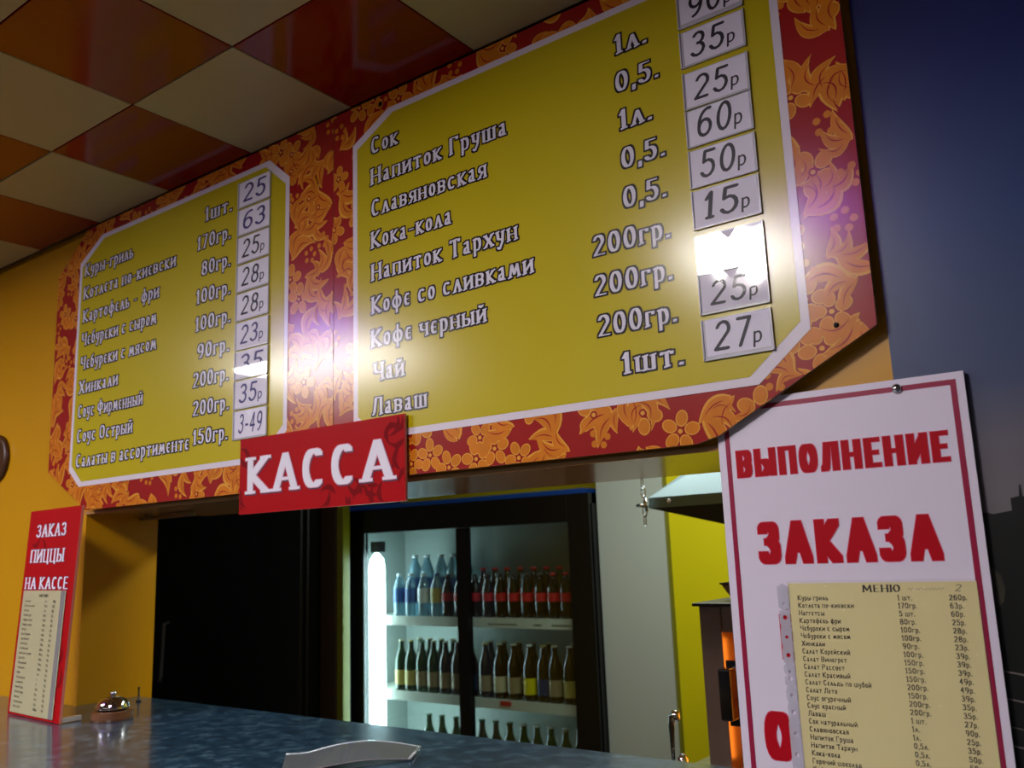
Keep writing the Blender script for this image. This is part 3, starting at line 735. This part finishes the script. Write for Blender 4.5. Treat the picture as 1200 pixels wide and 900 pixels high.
# ------------------------------------------------------------------ COUNTER THINGS
# call bell
bc = W(-1.692, .972, ZCT)
t = thing('call_bell', 'chrome dome call bell on a round wooden base on the counter', 'bell', bc)
bm = bmesh.new(); lathe(bm, bc, [(.042, 0), (.043, .004), (.041, .017), (.037, .0185)], 32); finish('base', bm, mat('bell_wood', (112, 72, 44), rough=.35, coat=.4), t, smooth=False)
bm = bmesh.new()
prof = [(.034, .0225), (.0345, .0245)] + [(.0335 * cos(radians(a)), .0245 + .024 * sin(radians(a))) for a in range(8, 88, 8)]
lathe(bm, bc, prof, 32); finish('dome', bm, mat('chrome', (220, 218, 214), rough=.06, metal=1.0), t, smooth=True)
bm = bmesh.new(); lathe(bm, bc, [(.005, .045), (.005, .052), (.0065, .0525), (.0065, .055), (.003, .057)], 14); finish('button', bm, MATS['chrome'], t, smooth=True)
bm = bmesh.new(); lathe(bm, bc, [(.030, .018), (.030, .023)], 24); finish('gap_ring', bm, MATS['black_metal'], t)
# peg
pc = W(-1.84, 1.115, ZCT)
bm = bmesh.new(); lathe(bm, (0, 0, 0), [(.006, 0), (.006, .004), (.002, .006), (.002, .030), (.0035, .032), (.0012, .035)], 10)
o = finish('pen_peg', bm, MATS['black_metal'], smooth=True); o.location = pc; tag(o, 'tiny dark peg standing at the back of the counter by the yellow jamb', 'peg')
# sheets in clear plastic lying on the counter
t = thing('plastic_folder', 'clear plastic folder holding papers, curled up on the blue counter', 'folder', W(-1.08, .95, ZCT))
def sheet(name, c, zf, m, n=18):
    bm = bmesh.new(); g = {}
    for i in range(n + 1):
        for j in range(5):
            u, v = i / n, j / 4
            p = c[0] * (1 - u) * (1 - v) + c[1] * u * (1 - v) + c[2] * u * v + c[3] * (1 - u) * v
            g[i, j] = bm.verts.new(p + Vector((0, 0, zf(u, v))))
    for i in range(n):
        for j in range(4): bm.faces.new((g[i, j], g[i + 1, j], g[i + 1, j + 1], g[i, j + 1]))
    return finish(name, bm, m, t, smooth=True)
c_ = [W(-1.13, .915, ZCT), W(-.945, .968, ZCT), W(-.968, 1.062, ZCT), W(-1.155, 1.045, ZCT)]
c_ = [W(-1.020, .83, ZCT), W(-.925, .985, ZCT), W(-.965, 1.050, ZCT), W(-1.115, .918, ZCT)]
arch = lambda u, v: .004 + .014 * max(0, sin(pi * min(1, max(0, (u - .15) / .85)))) * (.5 + .5 * v)
sheet('papers', c_, lambda u, v: arch(u, v) - .0015, mat('folder_paper', (170, 150, 158), rough=.5, noise=.06, nscale=12))
sheet('cover', c_, arch, film('folder_film', (215, 225, 225), .10, .08, haze=.3, hazec=(150, 168, 164)))
sheet('back_cover', c_, lambda u, v: .0012, film('folder_film_back', (215, 225, 225), .1, .08, haze=.35))
bm = bmesh.new(); tube(bm, [c_[3] * (1 - u / 18) + c_[2] * (u / 18) + Vector((0, 0, arch(u / 18, 1))) for u in range(19)], .0014, 6); finish('welded_edge', bm, mat('folder_edge', (206, 216, 216), rough=.15, coat=.6), t, smooth=True)
bm = bmesh.new(); tube(bm, [c_[1] + Vector((0, 0, .004)), c_[2] + Vector((0, 0, .004))], .0025, 8); finish('spine', bm, mat('folder_spine', (200, 208, 208), rough=.15, coat=.5), t, smooth=True)
# round brown plaque cut by the left edge of the photo
pc = W(-2.36, YW, .272)
t = thing('wall_plaque', 'dark brown round plaque on the yellow wall at the far left edge', 'plaque', pc)
bm = bmesh.new(); lathe(bm, (0, 0, 0), [(.066, 0), (.068, .006), (.062, .014), (.05, .010), (.006, .010)], 28)
bmesh.ops.rotate(bm, verts=bm.verts, cent=(0, 0, 0), matrix=Matrix.Rotation(pi / 2, 3, 'X')); bmesh.ops.translate(bm, verts=bm.verts, vec=pc)
finish('disc', bm, mat('plaque_brown', (74, 42, 12), rough=.4), t, smooth=True)
bm = bmesh.new(); lathe(bm, (0, 0, 0), [(.02, .010), (.018, .014), (.004, .016)], 16)
bmesh.ops.rotate(bm, verts=bm.verts, cent=(0, 0, 0), matrix=Matrix.Rotation(pi / 2, 3, 'X')); bmesh.ops.translate(bm, verts=bm.verts, vec=pc)
finish('boss', bm, mat('plaque_boss', (110, 66, 20), rough=.4), t, smooth=True)
# metal rail end under the soffit
t = thing('slide_rail', 'short steel rail under the soffit beside the left jamb', 'rail', W(-1.78, 1.15, .105))
nbox('rail_bar', W(-1.915, 1.145, .098), W(-1.722, 1.16, .1055), mat('dull_steel', (150, 146, 142), rough=.3, metal=.9), t, .001)
nbox('rail_mount', W(-1.90, 1.148, .1055), W(-1.88, 1.157, .1099), MATS['dull_steel'], t)

# ------------------------------------------------------------------ CEILING LAMPS of the hall (reflected in the boards)
def ceiling_lamp(x, y, sx, sy, label, col, es, frame=True):
    t = thing('ceiling_lamp', label, 'lamp', W(x, y, ZC - .02))
    M_e = mat('lamp_glow_' + str(len(MATS)), (255, 255, 255), rough=.5)
    b = M_e.node_tree.nodes['Principled BSDF']; b.inputs['Emission Color'].default_value = col + (1,); b.inputs['Emission Strength'].default_value = es
    b.inputs['Base Color'].default_value = col + (1,)
    nbox('housing', W(x - sx / 2 - .012, y - sy / 2 - .012, ZC - .012), W(x + sx / 2 + .012, y + sy / 2 + .012, ZC - .001), mat('lamp_housing', (210, 210, 205), rough=.5), t, .002)
    nbox('diffuser', W(x - sx / 2, y - sy / 2, ZC - .020), W(x + sx / 2, y + sy / 2, ZC - .012), M_e, t)
for (x, y, sx, sy), lb, es in zip(LAMPS, ('long white ceiling lamp over the left end of the hall', 'small white ceiling lamp over the right end of the hall'), (44.0, 74.0)):
    ceiling_lamp(x, y, sx, sy, lb, (1.0, .95, .93), es)
ceiling_lamp(-2.23, .04, .26, .07, 'violet accent lamp on the ceiling left of the viewer', (.30, .20, 1.0), 55)
ceiling_lamp(-.57, -.04, .13, .07, 'violet accent lamp on the ceiling above the viewer', (.45, .12, 1.0), 45)

# ------------------------------------------------------------------ BLACK COOLER in the kitchen
bk = mat('cooler_black', (9, 9, 10), rough=.3, noise=.1)
t = thing('black_cabinet', 'tall black cooler with a grey handle behind the left part of the opening', 'cooler', W(-3.7, 2.9, ZF))
nbox('body', W(-4.33, 2.72, ZF + .04), W(-3.17, 3.34, .42), bk, t, .01)
nbox('door', W(-4.32, 2.69, ZF + .08), W(-3.18, 2.718, .40), bk, t, .008)
bm = bmesh.new(); x_ = -4.18
tube(bm, [W(x_, 2.685, -.30), W(x_, 2.655, -.305), W(x_, 2.650, -.56), W(x_ - .02, 2.655, -.585), W(x_ - .05, 2.685, -.59)], .011, 8)
finish('handle', bm, mat('handle_grey', (92, 94, 98), rough=.35), t, smooth=True)
nbox('foot', W(-4.3, 2.75, ZF), W(-4.25, 2.8, ZF + .04), bk, t); nbox('foot', W(-3.25, 2.75, ZF), W(-3.2, 2.8, ZF + .04), bk, t)

# ------------------------------------------------------------------ DRINKS COOLER
FY = 2.90
fbk = mat('fridge_black', (8, 8, 9), rough=.35); fin = mat('fridge_inside', (150, 160, 156), rough=.45)
t = thing('drinks_cooler', 'black double-door glass drinks cooler, lit inside, full of bottles', 'cooler', W(-2.42, 3.1, ZF))
fr_ = t
for a, b in (((-3.13, FY + .003, ZF), (-3.10, 3.32, .205)), ((-1.80, FY + .02, ZF), (-1.776, 3.32, .205)), ((-3.13, 3.29, ZF), (-1.776, 3.32, .205)), ((-3.13, FY + .003, .165), (-1.776, 3.32, .205)), ((-3.13, FY + .003, ZF), (-1.776, 3.32, ZF + .2))):
    nbox('housing_panel', W(*a), W(*b), fbk, t)
nbox('inner_lining', W(-3.099, 3.275, ZF + .2), W(-1.801, 3.289, .165), fin, t)
nbox('inner_side', W(-1.815, 2.96, ZF + .2), W(-1.802, 3.275, .165), fin, t); nbox('inner_side', W(-3.099, 2.92, ZF + .2), W(-3.088, 3.275, .165), fin, t)
nbox('inner_top', W(-3.088, 2.96, .135), W(-1.815, 3.275, .160), fin, t)
hd = nbox('light_box', W(-3.10, FY, .206), W(-1.80, 3.2, .224), mat('header_blue', (10, 52, 116), rough=.35, emit=(20, 90, 190), es=.04), t)
# front frame members
M_fr = fbk
for a, b in (((-3.075, FY - .010, ZF + .18), (-2.985, FY, .205)), ((-1.872, FY - .010, ZF + .18), (-1.772, FY, .205)), ((-2.985, FY - .010, .098), (-1.872, FY, .205)), ((-2.985, FY - .010, ZF + .18), (-1.872, FY, ZF + .24))):
    nbox('frame_member', W(*a), W(*b), fbk, t, .002)
M_glass = film('cooler_glass', (242, 248, 246), .01, .02)
for a, b, dy in ((-2.985, -2.39, .003), (-2.44, -1.872, .018)):
    d = nbox('door', W(a, FY + dy, ZF + .24), W(a + .004, FY + dy + .012, .098), fbk, t)
    nbox('pane', W(a, FY + dy + .004, ZF + .24), W(b, FY + dy + .0065, .098), M_glass, d)
    mx0 = -2.445 if a < -2.9 else -2.432
    nbox('stile', W(mx0, FY + dy, ZF + .24), W(mx0 + .058 if a < -2.9 else mx0 + .046, FY + dy + .013, .098), fbk, d)
# vertical lamp tube behind the left pane
bm = bmesh.new(); zt = [(.002, -1.02), (.03, -1.0), (.036, -.97), (.036, -.06), (.03, -.02), (.012, .005), (.003, .008)]
lathe(bm, W(-2.955, 2.945, 0), [(r * K, z * K) for r, z in zt], 16)
finish('lamp_tube', bm, mat('tube_glow', (255, 255, 255), emit=(214, 248, 255), es=18), t, smooth=True)
nbox('lamp_bracket', W(-2.985, 2.935, .012), W(-2.92, 2.965, .06), mat('bracket_dark', (40, 44, 48), rough=.4), t)
# shelves with white price rails
M_shelf = mat('shelf_white', (205, 208, 196), rough=.4)
for i, zs in enumerate((-.276, -.596, -.92)):
    sh = nbox('shelf', W(-3.085, 2.974, zs - .008), W(-1.817, 3.27, zs), M_shelf, t)
    nbox('price_rail', W(-2.99, 2.961, zs - (.036 if i != 1 else .034)), W(-1.817, 2.973, zs + .004), M_shelf, sh)
    if i == 1: nbox('red_tag', W(-2.275, 2.955, zs - .018), W(-2.225, 2.9605, zs + .0), mat('tag_red', (196, 20, 18), rough=.4), sh)
    if i == 0:
        for xa, xb in ((-2.33, -2.18), (-2.10, -2.06), (-2.01, -1.92)):
            nbox('rail_slot', W(xa, 2.9585, zs - .022), W(xb, 2.9605, zs - .019), mat('slot_grey', (70, 74, 70)), sh)

def glassy(name, c, rough=.08, tr=.35):
    if name in MATS: return MATS[name]
    m = mat(name, c, rough=rough, coat=.4); b = m.node_tree.nodes['Principled BSDF']; b.inputs['Transmission Weight'].default_value = tr
    return m
PROF = {
 'water': [(.030, 0), (.032, .01), (.031, .07), (.0295, .08), (.031, .09), (.031, .15), (.026, .175), (.013, .205), (.012, .212)],
 'tallwater': [(.040, 0), (.042, .01), (.041, .12), (.039, .13), (.041, .14), (.041, .20), (.034, .235), (.015, .285), (.013, .295)],
 'cola': [(.028, 0), (.031, .008), (.029, .05), (.031, .075), (.0305, .125), (.027, .15), (.014, .19), (.013, .203)],
 'beer': [(.031, 0), (.032, .006), (.032, .135), (.029, .155), (.015, .195), (.0125, .225), (.0135, .232)],
}
CAP = {'water': (.2125, .014, .0145), 'tallwater': (.2955, .014, .016), 'cola': (.2035, .014, .0145), 'beer': (.2325, .006, .0145)}
LAB = {'water': (.072, .148, .0325), 'tallwater': (.10, .19, .0425), 'cola': (.082, .123, .0320), 'beer': (.03, .098, .0326)}
MES = {}
def bottle_meshes(kind, body, labc, capc):
    key = (kind, body.name, labc.name, capc.name)
    if key in MES: return MES[key]
    res = []
    bm = bmesh.new(); lathe(bm, (0, 0, 0), PROF[kind], 14); res.append(('glass_body' if kind == 'beer' else 'body', bm, body))
    bm = bmesh.new(); a, b, r = LAB[kind]; lathe(bm, (0, 0, 0), [(r, a), (r, b)], 14, caps=False); res.append(('paper_label', bm, labc))
    bm = bmesh.new(); a, h, r = CAP[kind]; lathe(bm, (0, 0, 0), [(r, a), (r, a + h * .8), (r * .85, a + h)], 12); res.append(('cap', bm, capc))
    out = []
    for n, bm, m in res:
        me = bpy.data.meshes.new(n); bm.to_mesh(me); bm.free(); me.materials.append(m)
        for p in me.polygons: p.use_smooth = len(p.vertices) == 4
        out.append((n, me))
    MES[key] = out; return out
def bottle(kind, x, y, z, body, labc, capc, label, group, sc=1.0):
    t = thing('bottle', label, 'bottle', W(x, y, z) + Vector((0, 0, .0005)), group); t.scale = (sc, sc, sc)
    for n, me in bottle_meshes(kind, body, labc, capc):
        o = bpy.data.objects.new(n, me); COL.objects.link(o); o.parent = t
M_wat = glassy('pet_clear', (150, 196, 214), .06, .6); M_cola = glassy('cola_dark', (16, 7, 5), .08, .0); M_grn = glassy('glass_green', (20, 62, 30), .07, .25); M_brn = glassy('glass_brown', (30, 18, 8), .07, .1); M_pgr = glassy('glass_pale_green', (66, 104, 70), .07, .3); M_olive = glassy('glass_olive', (52, 58, 26), .08, .2)
mb = lambda n, c, r=.4: mat('bottle_' + n, c, rough=r)
blue, white, navy, red, gold, beige, yel2, cream, cgrn = mb('blue', (52, 92, 150)), mb('white', (220, 228, 232)), mb('navy', (36, 50, 92)), mb('red', (190, 18, 34)), mb('gold', (176, 160, 84)), mb('beige', (150, 132, 98)), mb('yellow', (222, 204, 20)), mb('cream', (196, 186, 150)), mb('capgreen', (60, 110, 70))
ordn = ['first', 'second', 'third', 'fourth', 'fifth', 'sixth', 'seventh', 'eighth', 'ninth', 'tenth', 'eleventh', 'twelfth']
S1, S2, S3 = -.276, -.596, -.92
for i, x in enumerate([-2.885, -2.812, -2.736, -2.660]):
    bottle('water', x + .012, 3.005, S1, M_wat, (blue, blue, white, gold)[i], (white, white, white, blue)[i], f'{ordn[i]} small water bottle from the left, front row of the top shelf', 'water bottles in the front row of the top shelf', .93)
for i, x in enumerate([-2.86, -2.785, -2.700, -2.630, -2.555]):
    bottle('tallwater', x, 3.10, S1, M_wat, blue, white, f'{ordn[i]} tall water bottle from the left, back row of the top shelf', 'tall water bottles at the back of the top shelf', .97)
for i, x in enumerate([-2.583, -2.515, -2.43, -2.360, -2.295, -2.227, -2.160, -2.090, -2.028, -1.966, -1.905]):
    bottle('cola', x, 3.005, S1, M_cola, red, red if i > 7 else mb('darkcap', (40, 30, 30)), f'{ordn[i]} cola bottle from the left in the front row, red label', 'cola bottles in the front row of the top shelf', .93)
for i, x in enumerate([-2.45, -2.385, -2.32, -2.25, -2.18, -2.115, -2.05, -1.985, -1.92, -1.86]):
    bottle('cola', x, 3.09, S1, M_cola, red, red, f'{ordn[i]} cola bottle from the left in the back row, red cap', 'cola bottles in the back row of the top shelf', 1.05)
mx = [-2.864, -2.805, -2.738, -2.671, -2.602, -2.535, -2.460, -2.384, -2.309, -2.236, -2.157, -2.09, -2.035, -1.965, -1.90]
ml = [gold, gold, beige, beige, beige, beige, navy, beige, cream, beige, yel2, navy, beige, gold, white]
mbd = [M_grn, M_grn, M_grn, M_grn, M_brn, M_brn, M_brn, M_brn, M_brn, M_brn, M_brn, M_brn, M_brn, M_brn, M_brn]
mc = [cream, gold, cgrn, beige, cream, beige, beige, gold, cream, cream, white, gold, cream, white, red]
lbl = ['gold label, green glass', 'gold label, green glass', 'dull label, green glass', 'tan label, green glass', 'tan label, brown glass', 'tan label by the middle stile', 'dark label by the middle stile', 'tan label', 'cream label with a green mark', 'tan label', 'bright yellow label', 'dark label', 'tan label', 'gold label', 'white and red label']
for i, x in enumerate(mx):
    bottle('beer', x, 3.005, S2, mbd[i], ml[i], mc[i], f'beer bottle, {lbl[i]}, ' + (f'{ordn[i]} from left' if i < 9 else f'{ordn[14 - i]} from right') + ' on middle shelf', 'beer bottles on the middle shelf', 1.02)
for i, x in enumerate([-2.83, -2.77, -2.70, -2.63, -2.57, -2.42, -2.35, -2.27, -2.2, -2.12, -2.0, -1.93]):
    bottle('beer', x, 3.09, S2, M_grn if i < 5 else M_brn, beige, cream, f'{ordn[i]} beer bottle from the left in the back row of the middle shelf', 'beer bottles at the back of the middle shelf', 1.02)
for i, x in enumerate([-2.705, -2.632, -2.553, -2.480, -2.413, -2.341, -2.270, -2.200, -2.135, -2.068, -2.0, -1.935]):
    bottle('beer', x, 3.005, S3, (M_pgr if i < 3 else M_olive if i < 7 else M_grn), cream, cgrn if i < 7 else white, f'{ordn[i]} green bottle from the left on the lowest visible shelf', 'green bottles on the lowest visible shelf', 1.1)

# ------------------------------------------------------------------ EXTRACTOR HOOD and chain
t = thing('extractor_hood', 'pale steel extractor hood with a black underside, hung on a chain', 'hood', W(-.75, 2.3, .12))
M_hood = mat('hood_steel', (104, 130, 136), rough=.5, metal=.2, noise=.03, nscale=3)
h0, h1 = .090, .116
ll = [(-1.05, 2.0), (-.28, 1.93), (-.25, 2.75), (-.98, 2.80)]
bm = bmesh.new()
bot = [bm.verts.new(W(x, y, h0 + (.02 if i in (1,) else 0) * 0)) for i, (x, y) in enumerate(ll)]
mid = [bm.verts.new(W(x, y, h1)) for x, y in ll]
top = [bm.verts.new(W(x, y, .50)) for x, y in ((-.52, 2.3), (-.40, 2.3), (-.40, 2.45), (-.52, 2.45))]
for a, b in ((bot, mid), (mid, top)):
    for i in range(4): bm.faces.new((a[i], a[(i + 1) % 4], b[(i + 1) % 4], b[i]))
bm.faces.new(top)
finish('canopy', bm, M_hood, t)
bm = bmesh.new()
b2 = [bm.verts.new(W(x, y, .0905)) for x, y in ll]; b3 = [bm.verts.new(W(x, y, z)) for (x, y), z in zip([(-1.04, 2.01), (-.30, 1.94), (-.28, 2.73), (-.97, 2.78)], (.088, -.090, -.090, .088))]
bm.faces.new(b2)
for i in range(4): bm.faces.new((b2[i], b2[(i + 1) % 4], b3[(i + 1) % 4], b3[i]))
bm.faces.new(b3[::-1])
finish('grease_tray', bm, mat('hood_black', (8, 8, 8), rough=.6), t)
bm = bmesh.new(); lathe(bm, (0, 0, 0), [(.008, 0), (.007, .003), (.002, .004)], 12)
bmesh.ops.rotate(bm, verts=bm.verts, cent=(0, 0, 0), matrix=Matrix.Rotation(pi / 2, 3, 'X')); bmesh.ops.translate(bm, verts=bm.verts, vec=W(-.99, 1.993, .103)); finish('rivet', bm, MATS['steel'], t, smooth=True)
nbox('duct', W(-.52, 2.3, .50), W(-.40, 2.45, .84), M_hood, t)
t = thing('hood_chain', 'thin steel chain hanging at the left corner of the hood', 'chain', W(-1.056, 1.99, .10))
for k in range(34):
    z = .060 + k * .0235; bm = bmesh.new(); c = W(-1.057 + .002 * sin(k), 1.988, z); n = 10; hh = .017; ww = .0065
    for a in [0]:
        pts = [c + Vector(((ww * cos(2 * pi * i / n)) if k % 2 else 0, 0 if k % 2 else ww * cos(2 * pi * i / n), hh * sin(2 * pi * i / n))) for i in range(n + 1)]
        tube(bm, pts, .0018, 5, caps=False)
    finish('chain_link', bm, MATS['steel'], t, smooth=True)
bm = bmesh.new(); tube(bm, [W(-1.075, 1.985, .098), W(-1.045, 1.985, .096)], .005, 8); tube(bm, [W(-1.05, 1.982, .115), W(-1.047, 1.982, .082)], .0045, 8)
finish('hook', bm, MATS['steel'], t, smooth=True)

# ------------------------------------------------------------------ KITCHEN TABLE, GRILL, TRAY, TAP
t = thing('kitchen_table', 'steel work table behind the counter, below the hood', 'table', W(-.3, 1.7, ZF))
nbox('tabletop', W(-.85, 1.36, -.46), W(.2, 2.2, -.44), mat('table_steel', (150, 156, 158), rough=.3, metal=.8), t)
for x, y in ((-.83, 1.38), (.18, 1.38), (-.83, 2.18), (.18, 2.18)): nbox('leg', W(x - .015, y - .015, ZF), W(x + .015, y + .015, -.46), MATS['table_steel'], t)
t = thing('grill', 'upright steel grill with glowing orange heater, half behind the white poster', 'grill', W(-.6, 1.7, -.44))
M_gs = mat('grill_steel', (136, 112, 100), rough=.35, metal=.75, noise=.06)
nbox('side_panel', W(-.748, 1.60, -.44), W(-.705, 1.95, -.118), M_gs, t, .002)
nbox('back_panel', W(-.705, 1.90, -.44), W(-.35, 1.95, -.118), M_gs, t)
nbox('side_panel', W(-.39, 1.60, -.44), W(-.35, 1.90, -.118), M_gs, t, .002)
nbox('lid', W(-.757, 1.59, -.118), W(-.345, 1.96, -.112), mat('grill_dark', (30, 24, 22), rough=.4), t, .001)
nbox('top_panel', W(-.704, 1.602, -.165), W(-.391, 1.63, -.119), M_gs, t)
nbox('base_panel', W(-.704, 1.602, -.44), W(-.391, 1.9, -.41), M_gs, t)
nbox('glow_lining', W(-.704, 1.75, -.409), W(-.391, 1.76, -.166), mat('lining_orange', (150, 60, 14), rough=.5), t)
for i, x in enumerate((-.682, -.60, -.52, -.44)):
    bm = bmesh.new(); tube(bm, [W(x, 1.64, -.395), W(x, 1.64, -.180)], .0115, 10)
    finish('heater_tube', bm, mat('heater_glow', (255, 170, 60), emit=(255, 150, 46), es=7.5), t, smooth=True)
    nbox('tube_clip', W(x - .012, 1.625, -.302), W(x + .012, 1.655, -.283), mat('grill_dark', (30, 24, 22)), t)
nbox('door_handle', W(-.700, 1.555, -.315), W(-.676, 1.585, -.225), mat('handle_black', (14, 12, 12), rough=.25), t, .004)
for zc in (-.31, -.232): 
    bm = bmesh.new(); tube(bm, [W(-.688, 1.585, zc), W(-.688, 1.601, zc)], .006, 8); finish('handle_mount', bm, MATS['steel'], t)
nbox('door_bar', W(-.700, 1.596, -.33), W(-.678, 1.602, -.215), MATS['handle_black'], t)
tc_ = W(-.665, 1.72, -.1115)
t = thing('metal_tray', 'small flared metal tray on top of the grill', 'tray', tc_)
bm = bmesh.new()
lo = [bm.verts.new(tc_ + Vector((a * .05, b * .05, 0))) for a, b in ((-1, -1), (1, -1), (1, 1), (-1, 1))]
hi = [bm.verts.new(tc_ + Vector((a * .068, b * .068, .036))) for a, b in ((-1, -1), (1, -1), (1, 1), (-1, 1))]
for i in range(4): bm.faces.new((lo[i], lo[(i + 1) % 4], hi[(i + 1) % 4], hi[i]))
bm.faces.new(lo[::-1]); finish('pan', bm, mat('tray_tan', (176, 140, 112), rough=.4, metal=.4), t)
bm = bmesh.new(); tube(bm, [v for v in [tc_ + Vector((a * .069, b * .069, .036)) for a, b in ((-1, -1), (1, -1), (1, 1), (-1, 1), (-1, -1))]], .002, 6); finish('rim', bm, MATS['grill_dark'], t)
tp = W(-.745, 1.45, -.44)
t = thing('tap', 'small chrome tap behind the counter beside the yellow wall', 'tap', tp)
bm = bmesh.new(); tube(bm, [tp, W(-.745, 1.45, -.31), W(-.742, 1.448, -.292), W(-.735, 1.445, -.288), W(-.728, 1.44, -.296)], .006, 10); finish('spout', bm, mat('tap_chrome', (150, 152, 150), rough=.25, metal=1), t, smooth=True)
bm = bmesh.new(); lathe(bm, W(-.733, 1.445, -.296), [(.008, 0), (.009, .006), (.007, .016)], 12); finish('nozzle', bm, MATS['chrome'], t, smooth=True)
bm = bmesh.new(); lathe(bm, W(-.727, 1.45, -.44), [(.010, 0), (.010, .09), (.004, .098)], 12); finish('valve', bm, MATS['chrome'], t, smooth=True)
